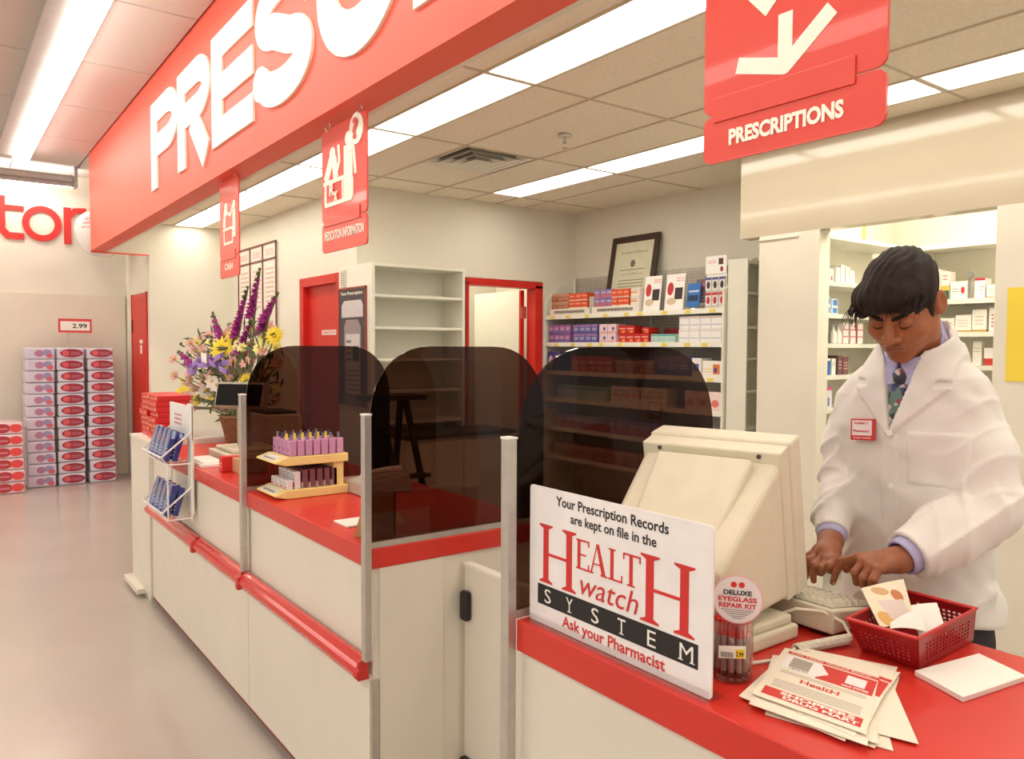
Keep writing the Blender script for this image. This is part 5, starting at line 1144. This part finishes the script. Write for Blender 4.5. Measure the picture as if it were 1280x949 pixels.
#PERSON
# ================================================================ the pharmacist: distance fields polygonised into continuous surfaces
def surface(fn, lo, hi, h, chunk=None):
    n = [int(math.ceil((hi[i]-lo[i])/h))+1 for i in range(3)]
    ax_ = [lo[i]+h*np.arange(n[i], dtype=np.float32) for i in range(3)]
    X, Y, Z = np.meshgrid(*ax_, indexing='ij'); D = fn(X.astype(np.float32), Y.astype(np.float32), Z.astype(np.float32)).astype(np.float32)
    inside = D < 0; c = [k-1 for k in n]
    cnt = np.zeros(c, np.int8)
    for dx in (0, 1):
        for dy in (0, 1):
            for dz in (0, 1): cnt += inside[dx:c[0]+dx, dy:c[1]+dy, dz:c[2]+dz]
    act = (cnt > 0) & (cnt < 8); I = np.argwhere(act); idx = -np.ones(c, np.int64); idx[act] = np.arange(len(I))
    acc = np.zeros((len(I), 3)); num = np.zeros(len(I)); cor = [(a, b, d) for a in (0, 1) for b in (0, 1) for d in (0, 1)]
    for p in cor:
        for a in range(3):
            if p[a]: continue
            q = list(p); q[a] = 1
            d0 = D[I[:, 0]+p[0], I[:, 1]+p[1], I[:, 2]+p[2]]; d1 = D[I[:, 0]+q[0], I[:, 1]+q[1], I[:, 2]+q[2]]
            m = (d0 < 0) != (d1 < 0); t = np.where(m, d0/np.where(m, d0-d1, 1), 0)
            pos = np.tile(np.array(p, float), (len(I), 1)); pos[:, a] += t
            acc[m] += pos[m]; num[m] += 1
    V = (I+acc/num[:, None])*h+np.array(lo); F = []
    for a in range(3):
        b, d = (a+1) % 3, (a+2) % 3
        s0 = [slice(None)]*3; s1 = [slice(None)]*3; s0[a] = slice(0, -1); s1[a] = slice(1, None)
        cr_ = inside[tuple(s0)] != inside[tuple(s1)]; E = np.argwhere(cr_)
        E = E[(E[:, b] > 0) & (E[:, d] > 0) & (E[:, b] < c[b]) & (E[:, d] < c[d])]
        def cell(ob, od):
            q = E.copy(); q[:, b] += ob; q[:, d] += od; return idx[q[:, 0], q[:, 1], q[:, 2]]
        q = np.stack([cell(-1, -1), cell(0, -1), cell(0, 0), cell(-1, 0)], 1)
        fl_ = inside[E[:, 0], E[:, 1], E[:, 2]]; q[~fl_] = q[~fl_][:, ::-1]; F.append(q)
    return V, np.concatenate(F)
def smin(a, b, k):
    h_ = np.clip(.5+.5*(b-a)/k, 0, 1); return b*(1-h_)+a*h_-k*h_*(1-h_)
def smax(a, b, k): return -smin(-a, -b, k)
def cone(P_, a, b, ra, rb):
    X, Y, Z = P_; a = np.array(a, float); b = np.array(b, float); d = b-a; L2 = (d**2).sum()
    t = np.clip(((X-a[0])*d[0]+(Y-a[1])*d[1]+(Z-a[2])*d[2])/L2, 0, 1)
    return np.sqrt((X-a[0]-t*d[0])**2+(Y-a[1]-t*d[1])**2+(Z-a[2]-t*d[2])**2)-(ra+(rb-ra)*t)
def ell(P_, c, r):
    X, Y, Z = P_; x, y, z = (X-c[0])/r[0], (Y-c[1])/r[1], (Z-c[2])/r[2]
    k0 = np.sqrt(x*x+y*y+z*z)+1e-6; k1 = np.sqrt((x/r[0])**2+(y/r[1])**2+(z/r[2])**2)+1e-6; return k0*(k0-1)/k1
def chain(P_, pts, rs, k=.01):
    d = None
    for i in range(len(pts)-1):
        e = cone(P_, pts[i], pts[i+1], rs[i], rs[i+1]); d = e if d is None else smin(d, e, k)
    return d
def wob(P_, f, ph):
    X, Y, Z = P_; return np.sin(X*f+1.7*np.sin(Z*f*.6+ph))*np.sin(Y*f*1.1+ph+1.3*np.sin(X*f*.5))*np.sin(Z*f*.9+ph*2)
def to_mesh(name, V, F, m, parent, smooth=True, col=None):
    off = np.array(WORLD[parent.name]); me = bpy.data.meshes.new(name)
    V = V-off; me.vertices.add(len(V)); me.vertices.foreach_set('co', V.astype(np.float32).ravel())
    me.loops.add(F.size); me.loops.foreach_set('vertex_index', F.astype(np.int32).ravel())
    me.polygons.add(len(F)); me.polygons.foreach_set('loop_start', np.arange(0, F.size, 4, dtype=np.int32)); me.polygons.foreach_set('loop_total', np.full(len(F), 4, np.int32))
    me.update(calc_edges=True); me.validate()
    if smooth: me.shade_smooth()
    if col is not None:
        a = me.color_attributes.new('tone', 'FLOAT_COLOR', 'POINT'); a.data.foreach_set('color', np.concatenate([col, np.ones((len(col), 1))], 1).astype(np.float32).ravel())
    me.materials.append(m); o = bpy.data.objects.new(name, me); C.objects.link(o); o.parent = parent; WORLD[o.name] = WORLD[parent.name]; return o

HC = np.array([1.875, .955, 1.705])               # head centre
a_y = math.radians(7); pt_ = math.radians(37)
hf = np.array([-math.cos(a_y), -math.sin(a_y), 0.0])   # facing; his right is +Y
hr = np.cross(hf, (0, 0, 1.0)); hu = np.array([0, 0, 1.0])
hF = hf*math.cos(pt_)-hu*math.sin(pt_); hU = hu*math.cos(pt_)+hf*math.sin(pt_)
ro_ = math.radians(1); hR, hU = hr*math.cos(ro_)+hU*math.sin(ro_), hU*math.cos(ro_)-hr*math.sin(ro_)
def HL(P_):
    X, Y, Z = P_[0]-HC[0], P_[1]-HC[1], P_[2]-HC[2]
    return tuple(X*v[0]+Y*v[1]+Z*v[2] for v in (hR, hF, hU))
def HW(r, f, u): return HC+hR*r+hF*f+hU*u
NECK0 = np.array([1.985, .960, 1.545]); NECK1 = HW(0, -.035, -.05)
def f_head(*P_):
    L_ = HL(P_); r, f, u = L_; ar = np.abs(r); A_ = (ar, f, u)
    d = ell(L_, (0, -.012, .032), (.073, .097, .085))
    d = smin(d, ell(L_, (0, .026, -.035), (.067, .064, .072)), .03)
    d = smin(d, ell(L_, (0, .042, -.078), (.043, .040, .031)), .025)           # jaw
    d = smin(d, ell(L_, (0, .070, -.101), (.025, .019, .017)), .02)            # chin
    d = smin(d, ell(A_, (.057, .008, -.060), (.014, .03, .028)), .03)         # jaw angle
    d = smin(d, cone(A_, (.012, .083, .024), (.045, .072, .026), .010, .009), .012)  # brow
    d = smax(d, -ell(A_, (.031, .106, .006), (.017, .020, .012)), .012)        # socket
    d = smin(d, ell(A_, (.031, .076, .004), (.0145, .0145, .0125)), .004)       # lidded eyes
    d = smin(d, ell(A_, (.031, .0865, -.0005), (.013, .005, .0022)), .002)      # lash line
    d = smin(d, ell(A_, (.042, .058, -.03), (.022, .020, .022)), .02)          # cheek
    d = smin(d, cone(L_, (0, .088, .014), (0, .108, -.027), .0085, .0125), .010)   # nose
    d = smin(d, ell(A_, (.0145, .096, -.031), (.0095, .012, .009)), .006)
    d = smax(d, -ell(A_, (.007, .101, -.040), (.0035, .005, .004)), .003)
    d = smin(d, ell(L_, (0, .079, -.060), (.027, .015, .017)), .014)           # muzzle
    d = smin(d, ell(L_, (0, .0925, -.0560), (.025, .0085, .0062)), .004)      # upper lip
    d = smin(d, ell(L_, (0, .0915, -.0685), (.022, .0095, .0075)), .004)       # lower lip
    d = smax(d, -ell(L_, (0, .101, -.0620), (.024, .006, .0014)), .002)
    ear = ell((ar-.25*(-.012-f), f, u), (.081, -.014, -.004), (.008, .020, .033)); ear = smax(ear, -ell((ar-.25*(-.012-f), f, u), (.090, -.010, .001), (.0075, .012, .022)), .003)
    d = smin(d, ear, .008)
    X, Y, Z = P_
    d = smin(d, cone(P_, NECK0, NECK1, .062, .055), .03)
    return d
Vh, Fh = surface(f_head, HC-np.array([.17, .125, .27]), HC+np.array([.19, .125, .16]), .0026)
Lh = HL((Vh[:, 0], Vh[:, 1], Vh[:, 2]))
def colour(V_, L_):
    base_ = np.array(lin((162, 96, 58))); c_ = np.tile(base_, (len(V_), 1))
    r, f, u = L_
    lips = np.exp(-((r/.022)**4+((u+.062)/.0115)**4))*(f > .07); c_ = c_*(1-lips[:, None]*.55)+np.array(lin((128, 60, 50)))*lips[:, None]*.55
    st2 = np.exp(-((r/.05)**4+((u+.085)/.035)**4))*(f > .03)*.16; c_ *= (1-st2)[:, None]
    lid = np.exp(-(((np.abs(r)-.031)/.02)**2+((u-.002)/.012)**2))*(f > .06)*.22; c_ *= (1-lid)[:, None]
    return c_
# hands --------------------------------------------------------------
def P3(px, py, X): return np.array(upx(px, py, 'X', X))
def hand(P_, wrist, knuck, tips, thumb, palm_n):
    """wrist, four knuckles, four [pip, tip] chains, thumb chain"""
    d = None
    for k_ in knuck:
        e = cone(P_, wrist, k_, .022, .0115); d = e if d is None else smin(d, e, .014)
    mid = wrist*.45+(knuck[1]+knuck[2])/2*.55; d = smin(d, ell(P_, mid, (.028, .028, .022)), .015)
    for k_, ch_ in zip(knuck, tips):
        pts = [k_]+ch_; rs = [.0108, .0096, .0085, .0072][:len(pts)]; d = smin(d, chain(P_, pts, rs, .003), .004)
        for i in (0, 1): d = smin(d, ell(P_, pts[i], (rs[i]*1.08,)*3), .003)
    pts = thumb; d = smin(d, chain(P_, pts, [.017, .0125, .0108, .009][:len(pts)], .006), .008)
    return d
# his left hand (image right): index finger pointing down at the keys
WL = P3(1122, 700, 1.745)
kL = [P3(1073, 697, 1.70), P3(1079, 702, 1.685), P3(1088, 708, 1.675), P3(1098, 712, 1.672)]
tL = [[P3(1053, 702, 1.70), P3(1046, 713, 1.70), P3(1041, 728, 1.70)],
      [P3(1069, 716, 1.665), P3(1071, 728, 1.675), P3(1078, 730, 1.695)],
      [P3(1079, 723, 1.655), P3(1080, 733, 1.668), P3(1087, 733, 1.69)],
      [P3(1091, 725, 1.652), P3(1092, 734, 1.665), P3(1098, 733, 1.685)]]
thL = [WL*.7+kL[0]*.3+np.array([.012, .0, -.01]), P3(1086, 701, 1.735), P3(1070, 706, 1.74), P3(1058, 712, 1.735)]
def f_hl(*P_): return smin(hand(P_, WL, kL, tL, thL, None), cone(P_, WL, P3(1160, 690, 1.80), .024, .033), .02)
Vl, Fl = surface(f_hl, np.array([1.62, .82, .98]), np.array([1.86, 1.12, 1.19]), .0022)
WR = P3(1038, 677, 1.80)
kR = [P3(1022, 694, 1.735), P3(1029, 698, 1.725), P3(1036, 700, 1.72), P3(1043, 699, 1.725)]
tR = [[P3(1012, 700, 1.71), P3(1008, 712, 1.705), P3(1007, 722, 1.70)], [P3(1018, 707, 1.70), P3(1016, 718, 1.70), P3(1017, 726, 1.70)],
      [P3(1027, 710, 1.695), P3(1026, 716, 1.71), P3(1030, 714, 1.72)], [P3(1037, 708, 1.70), P3(1038, 713, 1.712), P3(1041, 711, 1.725)]]
thR = [WR*.7+kR[0]*.3, P3(1022, 688, 1.76), P3(1013, 695, 1.745), P3(1006, 703, 1.735)]
WR2 = P3(1038, 650, 1.86)
def f_hr(*P_): return smin(hand(P_, WR, kR, tR, thR, None), cone(P_, WR, WR2, .025, .033), .02)
Vr, Fr = surface(f_hr, np.array([1.66, .98, .99]), np.array([1.92, 1.27, 1.22]), .0024)
# coarse trunk and legs (under the clothes)
SHL = P3(1204, 508, 2.03); SHR = P3(1080, 508, 2.06); ELL = P3(1238, 634, 1.99); ELR = P3(1051, 598, 1.99)
def f_trunk(*P_):
    d = chain(P_, [(2.03, .99, 1.44), (2.06, 1.0, 1.25), (2.07, 1.0, .95)], [.06, .09, .09], .05)
    for s in (-1, 1): d = smin(d, chain(P_, [(2.07, 1.0+s*.09, .90), (2.06, 1.0+s*.10, .5), (2.09, 1.0+s*.11, .09)], [.08, .06, .045], .02), .04)
    d = smin(d, cone(P_, SHL+np.array([.01, .03, -.03]), ELL, .04, .036), .03); d = smin(d, cone(P_, SHR+np.array([.01, -.03, -.03]), ELR, .04, .034), .03)
    d = smin(d, cone(P_, ELL, WL, .034, .024), .01); return smin(d, cone(P_, ELR, WR, .032, .024), .01)
Vt, Ft = surface(f_trunk, np.array([1.66, .58, .04]), np.array([2.25, 1.36, 1.5]), .012)
man = thing('person', 'dark-haired man in a white coat and patterned tie pressing keyboard keys', 'person', (2.05, .96, 0))
skin = mat('skin', (164, 100, 62), .45, sss=.12)
nt = skin.node_tree; at_ = nt.nodes.new('ShaderNodeAttribute'); at_.attribute_name = 'tone'; nt.links.new(at_.outputs['Color'], nt.nodes['Principled BSDF'].inputs['Base Color'])
sets = [(Vh, Fh), (Vl, Fl), (Vr, Fr), (Vt, Ft)]; Vb = np.concatenate([v_ for v_, f_ in sets]); of = 0; Fb = []
for v_, f_ in sets: Fb.append(f_+of); of += len(v_)
cb_ = np.concatenate([colour(Vh, Lh)]+[np.tile(np.array(lin((150, 86, 52))), (len(v_), 1)) for v_, f_ in sets[1:]])
to_mesh('body', Vb, np.concatenate(Fb), skin, man, col=cb_)
# brows and lashes
hairm = mat('dark_hair', (36, 22, 17), .62, noise=.35, scale=60, bump=.4, bscale=220, spec=.25)
for s in (-1, 1):
    pts = [HW(s*x, y, z) for x, y, z in ((.010, .0925, .020), (.022, .0945, .026), (.035, .088, .029), (.047, .074, .024))]
    obj('eyebrow', MB().path([Vector(p_) for p_ in pts], [.0040, .0054, .0046, .0018], 8), hairm, man)
    pts = [HW(s*x, y, z) for x, y, z in ((.018, .0850, -.004), (.025, .0895, -.0065), (.033, .0905, -.0065), (.044, .083, -.003))]
    obj('eyelashes', MB().path([Vector(p_) for p_ in pts], [.0008, .0014, .0014, .0008], 6), hairm, man)
# nails
for t_ in tL[:1]:
    p_ = Vector(t_[2]); obj('nail', MB().lathe([(.0001, .0), (.0045, .0005), (.0048, .0015), (.003, .0022), (.0001, .0024)], p_+Vector((-.0062, -.003, .001)), 10, axis='x'), mat('nail', (214, 160, 130), .3), man)
# hair
def f_hair(*P_):
    L_ = HL(P_); r, f, u = L_; ar = np.abs(r)
    th = np.arctan2(f+.1, r+.02)
    strand = .0012*np.sin(r*330+6*np.sin(f*30+u*20))+.0012*np.sin(r*120+u*40+3*np.sin(f*25))
    d = ell(L_, (0, -.010, .046), (.082, .110, .091))+strand
    d = smin(d, ell(L_, (.012, .070, .070), (.060, .042, .034))+strand, .03)      # swept front volume
    d = smin(d, ell(L_, (.062, .050, .045), (.026, .040, .040))+strand*1.5, .02)  # tuft on his right
    face = ell(L_, (0, .092, -.035), (.066, .070, .083)); d = smax(d, -face, .008)
    cut = u-(-.020-.05*(f < -.02)*1.0)                              # lower edge, longer behind
    lowl = np.where(f > .0, .012, -.045)+.0*f
    d = smax(d, (lowl-u), .01)
    d = smax(d, -ell((ar, f, u), (.086, -.008, -.016), (.022, .020, .030)), .006)
    sb = ell((ar, f, u), (.0675, .016, .004), (.0075, .013, .034)); d = smin(d, sb, .014)
    return d
Vx, Fx = surface(f_hair, HC-np.array([.17, .13, .11]), HC+np.array([.17, .14, .18]), .003)
to_mesh('hair', Vx, Fx, hairm, man)
hs_ = MB()
for k in range(150):
    th = random.uniform(0, 2*math.pi); r0 = random.uniform(-.08, .085); base_f = random.uniform(.045, .105)
    p0 = HW(r0, base_f-.02, .075-.25*r0*r0/.1+random.uniform(-.02, .01)); tip = HW(r0*1.08+random.uniform(0, .02), base_f+random.uniform(.006, .02), random.uniform(.026, .05)-(.02 if r0 > .05 else 0))
    md = (p0+tip)/2+hF*.012+hU*.006; hs_.path([Vector(p0), Vector(md), Vector(tip)], [.0016, .0012, .0004], 3)
for k in range(0):
    r0 = random.uniform(.02, .07); p0 = HW(r0, random.uniform(-.02, .05), .125); tip = p0+hR*random.uniform(.015, .03)+hU*random.uniform(-.005, .012)+hF*.01
    hs_.path([Vector(p0), Vector((p0+tip)/2+hU*.006), Vector(tip)], [.001, .0007, .0003], 3)
o = obj('loose_hair_strands', hs_, hairm, man); o['kind'] = 'stuff'
# clothes -----------------------------------------------------------
CX, CY = 2.045, .955
def torso(P_, off=0):
    X, Y, Z = P_
    # elliptical loft: centre and half axes depend on height
    zz_ = np.array([.80, .95, 1.10, 1.25, 1.40, 1.48, 1.53, 1.58, 1.63, 1.70])
    cx_ = np.interp(Z, zz_, [2.055, 2.055, 2.055, 2.045, 2.035, 2.025, 2.012, 2.0, 1.99, 1.985]); cy_ = np.interp(Z, zz_, [.99, .99, .995, 1.0, 1.0, .998, .985, .972, .965, .96])
    rx_ = np.interp(Z, zz_, [.160, .152, .145, .148, .145, .130, .112, .090, .070, .04])+off; ry_ = np.interp(Z, zz_, [.205, .195, .190, .195, .205, .198, .160, .108, .076, .04])+off
    k = np.sqrt(((X-cx_)/rx_)**2+((Y-cy_)/ry_)**2)+1e-6
    return (k-1)*np.minimum(rx_, ry_)*.85
def sleeves(P_):
    d = chain(P_, [SHL+np.array([.01, .03, -.025]), (SHL+ELL)/2+np.array([.0, -.01, 0]), ELL, (ELL*.5+WL*.5)+np.array([0, 0, -.004]), WL+(ELL-WL)*.14], [.072, .072, .072, .066, .055], .02)
    e = chain(P_, [SHR+np.array([.01, -.03, -.025]), (SHR+ELR)/2+np.array([0, .008, 0]), ELR, (ELR*.5+WR*.5), WR+(ELR-WR)*.16], [.070, .060, .052, .048, .041], .02)
    return d, e
def folds(P_):
    X, Y, Z = P_
    w = .006*np.sin(Y*34+4*np.sin(Z*6)+1.5*np.sin(X*14))*np.clip((1.33-Z)/.3, 0, 1)
    w += .0045*wob(P_, 26, .7)+.003*wob(P_, 47, 2.1)
    def ridge(a, p_=2): return (1-np.abs(np.sin(a)))**p_
    cf = 1
    for W0 in (WL, WR): cf = cf*np.clip((np.sqrt((X-W0[0])**2+(Y-W0[1])**2+(Z-W0[2])**2)-.05)/.05, .15, 1)
    for e_, s_, f_ in ((ELL, SHL, WL), (ELR, SHR, WR)):
        for b_, amp, fr in ((s_, .014, 27), (f_, .016, 33)):
            ax_ = (b_-e_)/np.linalg.norm(b_-e_); t = (X-e_[0])*ax_[0]+(Y-e_[1])*ax_[1]+(Z-e_[2])*ax_[2]
            r = np.sqrt(np.maximum((X-e_[0])**2+(Y-e_[1])**2+(Z-e_[2])**2-t*t, 0)); sw_ = 12*(Z-e_[2])+9*(Y-e_[1])
            w -= amp*ridge(t*fr+sw_+.8*np.sin(Y*31), 3)*np.exp(-(r/.09)**4)*np.clip(t/.03, 0, 1)*np.exp(-(t/.22)**2)
    dg = (np.abs(Y-.99)-.10)                    # pulls running from the armpits across the chest and waist
    w -= .010*ridge(Z*20+Y*26, 3)*np.clip((1.36-Z)/.08, 0, 1)*np.clip(dg/.05+.8, 0, 1)*(X < 2.05)
    w = w*cf
    return w
APEX_Z = 1.415                        # bottom of the V opening
VC = .984
def vee(P_):
    X, Y, Z = P_; h_ = Z-APEX_Z; hl, hr2 = .003+h_*.36, .003+h_*.14
    return np.where(X < 2.0, np.maximum((VC-Y)-hl, (Y-VC)-hr2), 1.0)
def coat(P_, off=0):
    t = torso(P_, off); a, b = sleeves(P_); d = smin(t, a-off, .035); d = smin(d, b-off, .03); return d
def f_coat(*P_):
    X, Y, Z = P_; d0 = coat(P_)+folds(P_)
    d = d0
    # raised lapels, pockets, front edge
    ya = Y-VC; hgt = Z-APEX_Z; edge = np.where(ya < 0, .003+hgt*.36, .003+hgt*.14); ab = np.abs(ya)
    front = X < 2.03
    lapw = np.where(hgt < .095, .010+(hgt+.03)*.62, np.where(hgt < .108, .052, .082-(hgt-.108)*.35))
    lap = np.maximum(ab-(edge+lapw), edge-ab); lap = np.maximum(lap, np.maximum(-.028-hgt, hgt-.20)); lap = np.where(front, lap, .1)
    d = np.minimum(d, np.maximum(d0-.008, lap))
    plk = np.maximum(np.abs(Y-(VC+.004))-.020, Z-APEX_Z+.028); d = np.minimum(d, np.where(front, np.maximum(d0-.0035, plk), 1))
    pk_ = np.maximum(np.abs(Y-.879)-.062, np.abs(Z-1.335)-.062); d = np.minimum(d, np.where(front, np.maximum(d0-.0042, pk_), 1))
    # hem and openings
    d = np.maximum(d, .925-Z)
    d = smax(d, -(vee(P_)+.0), .004)
    d = np.maximum(d, -coat(P_, -.016)) if False else d
    nk = cone(P_, NECK0+np.array([.0, 0, -.02]), NECK0+np.array([-.05, 0, .12]), .074, .074); d = smax(d, -nk, .008)
    # cuffs cut square
    for W0, E0 in ((WL, ELL), (WR, ELR)):
        n_ = (E0-W0)/np.linalg.norm(E0-W0); pl = (W0[0]+n_[0]*.030-X)*n_[0]+(W0[1]+n_[1]*.030-Y)*n_[1]+(W0[2]+n_[2]*.030-Z)*n_[2]
        rr_ = np.sqrt((X-W0[0])**2+(Y-W0[1])**2+(Z-W0[2])**2); d = np.where(rr_ < .10, np.maximum(d, pl), d)
        d = np.where(rr_ < .10, np.maximum(d, -cone(P_, W0-n_*.02, W0+n_*.09, (.041 if W0 is WL else .031), (.046 if W0 is WL else .034))), d)
    # collar stand round the back of the neck
    col_ = np.abs(cone(P_, NECK0+np.array([.012, 0, -.01]), NECK0+np.array([-.02, 0, .085]), .088, .080))-.005
    top_l = np.where(Y < .96, 1.645, 1.60)-(2.0-X)*.55
    col_ = np.maximum(col_, Z-top_l); col_ = np.maximum(col_, 1.50-Z); col_ = np.maximum(col_, -(vee(P_)))
    return smin(d, col_, .012)
coatm = mat('coat_cotton', (228, 222, 214), .75, noise=.015, bump=.12, bscale=300, sheen=.15)
Vc, Fc = surface(f_coat, np.array([1.70, .62, .90]), np.array([2.26, 1.30, 1.67]), .005)
lab = to_mesh('lab_coat', Vc, Fc, coatm, man)
def TY(z): return np.interp(z, [1.38, 1.43, 1.545], [.978, .980, .970])
def f_shirt(*P_):
    X, Y, Z = P_; d = torso(P_, -.012); d = np.maximum(d, 1.0-Z)
    cl_ = np.abs(cone(P_, NECK0+np.array([.0, 0, -.02]), NECK0+np.array([-.045, .0, .11]), .073, .068))-.004
    cl_ = np.maximum(cl_, Z-(1.655-(2.02-X)*.62)); cl_ = np.maximum(cl_, 1.50-Z); gap = np.abs(Y-TY(1.54))-(.004+np.maximum(0, 1.56-Z)*.35); cl_ = np.maximum(cl_, np.where(X < 1.95, -gap, -1))
    ab = np.abs(Y-TY(1.53)); lf_ = np.maximum(np.abs(d-.007)-.0045, np.maximum(np.maximum(.012-ab, ab-.050), np.maximum(1.505-Z+(.045-ab)*.2, Z-1.60))); lf_ = np.where(X < 1.97, lf_, 1)
    d = smin(d, cl_, .006); d = np.minimum(d, lf_)
    for W0, E0 in ((WL, ELL), (WR, ELR)):
        n_ = (E0-W0)/np.linalg.norm(E0-W0); big = .008 if W0 is WL else 0; c_ = cone(P_, W0+n_*.004, W0+n_*.075, .0335+big, .0385+big)
        pl = (W0[0]+n_[0]*.010-X)*n_[0]+(W0[1]+n_[1]*.010-Y)*n_[1]+(W0[2]+n_[2]*.010-Z)*n_[2]; c_ = np.maximum(c_, pl); c_ = np.maximum(c_, -cone(P_, W0-n_*.03, W0+n_*.06, .025+big, .028+big)); d = np.minimum(d, c_)
    return np.maximum(d, -cone(P_, NECK0+np.array([.01, 0, -.0]), NECK1, .058, .054))
Vs, Fs = surface(f_shirt, np.array([1.70, .64, 1.0]), np.array([2.22, 1.28, 1.68]), .0042)
to_mesh('shirt', Vs, Fs, mat('lilac_shirt', (178, 172, 208), .7, noise=.03, bump=.05), man)
def f_tie(*P_):
    X, Y, Z = P_; d = np.abs(torso(P_, -.006))-.005; w = np.interp(Z, [1.38, 1.50, 1.515, 1.54, 1.555], [.024, .017, .014, .018, .016])
    t = np.maximum(d, np.abs(Y-TY(Z))-w); xk = 1.903; kn = ell(P_, (xk, .971, 1.530), (.016, .018, .022)); t = np.maximum(t, 1.38-Z); t = np.maximum(t, Z-1.53)
    t = np.where(X < 1.98, t, 1); return smin(t, kn, .006)
Vi, Fi = surface(f_tie, np.array([1.84, .92, 1.36]), np.array([2.0, 1.03, 1.58]), .003)
tm = bpy.data.materials.new('tie_pattern'); tm.use_nodes = True; nt = tm.node_tree; vo = nt.nodes.new('ShaderNodeTexVoronoi'); vo.inputs['Scale'].default_value = 75
rp = nt.nodes.new('ShaderNodeValToRGB'); rp.color_ramp.interpolation = 'CONSTANT'; tc = nt.nodes.new('ShaderNodeTexCoord'); nt.links.new(tc.outputs['Object'], vo.inputs['Vector'])
sx_ = nt.nodes.new('ShaderNodeSeparateColor'); nt.links.new(vo.outputs['Color'], sx_.inputs[0]); nt.links.new(sx_.outputs[0], rp.inputs[0]); e = rp.color_ramp.elements
e[0].color = lin((46, 52, 60))+(1,); e[1].position = .3; e[1].color = lin((140, 62, 84))+(1,)
for ps_, cc in ((.5, (96, 122, 110)), (.68, (60, 70, 110)), (.85, (196, 180, 170))): q_ = e.new(ps_); q_.color = lin(cc)+(1,)
nt.links.new(rp.outputs[0], nt.nodes['Principled BSDF'].inputs['Base Color']); nt.nodes['Principled BSDF'].inputs['Roughness'].default_value = .5
to_mesh('tie', Vi, Fi, tm, man)
# trousers and shoes
def f_tr(*P_):
    X, Y, Z = P_; d = ell(P_, (2.06, .995, .93), (.130, .175, .13))
    for s in (-1, 1): d = smin(d, chain(P_, [(2.065, .995+s*.09, .86), (2.055, .995+s*.1, .5), (2.09, .995+s*.11, .10)], [.098, .076, .066], .02), .03)
    return np.maximum(np.maximum(d, .06-Z), Z-.97)
Vq, Fq = surface(f_tr, np.array([1.88, .70, .05]), np.array([2.24, 1.22, 1.0]), .012)
to_mesh('trousers', Vq, Fq, mat('dark_trousers', (46, 38, 44), .8), man)
for s in (-1, 1):
    y = .995+s*.11
    def f_shoe(*P_): return np.maximum(smin(ell(P_, (2.0, y, .035), (.14, .045, .05)), ell(P_, (2.09, y, .06), (.055, .04, .06)), .02), .002-P_[2])
    Vq, Fq = surface(f_shoe, np.array([1.83, y-.06, -.01]), np.array([2.18, y+.06, .14]), .008); to_mesh('shoe', Vq, Fq, MATS['black_plastic'], man)
# buttons and badge: placed on the coat surface by probing the field
def on_front(y, z):
    xs_ = np.linspace(1.80, 2.05, 500); P_ = (xs_, np.full(500, y), np.full(500, z)); d = f_coat(*P_); i = np.argmax(d < 0); return xs_[i]
for z_ in (1.392, 1.26, 1.12, .99):
    x_ = on_front(.981, z_); obj('button', MB().lathe([(.0075, 0), (.0075, -.0025), (.006, -.004), (.0002, -.0035)], (x_, .981, z_), 14, axis='x'), PLASW, lab)
yb, zb = 1.049, 1.392
x_ = min(on_front(yb+a_, zb+b_) for a_ in (-.03, 0, .03) for b_ in (-.026, 0, .03))-.005
bd = Vector((x_, yb+.031, zb-.026)); bu = Vector((.07, -1, .06)).normalized(); bv = Vector((.1, .06, 1)).normalized()
nbd = obj('name_badge', MB().slab(rect(0, .062, 0, .054), bd, bu, bv, .004), mat('badge_red', (206, 46, 44), .4), man, bevel=.001)
nb = bu.cross(bv).normalized()
obj('badge_field', MB().slab(rect(.004, .054, .012, .050), bd+nb*.004, bu, bv, .0006), mat('badge_white', (236, 222, 220), .4), nbd)
text(nbd, 'PHARMACY', bd+bu*.010+bv*.040+nb*.0047, bu*.036, bv*.006, REDI, .02); text(nbd, 'Pharmacist', bd+bu*.008+bv*.020+nb*.0047, bu*.04, bv*.007, REDI, .02)
text(nbd, 'at your service', bd+bu*.008+bv*.003+nb*.0042, bu*.044, bv*.0055, PAPER, .02)
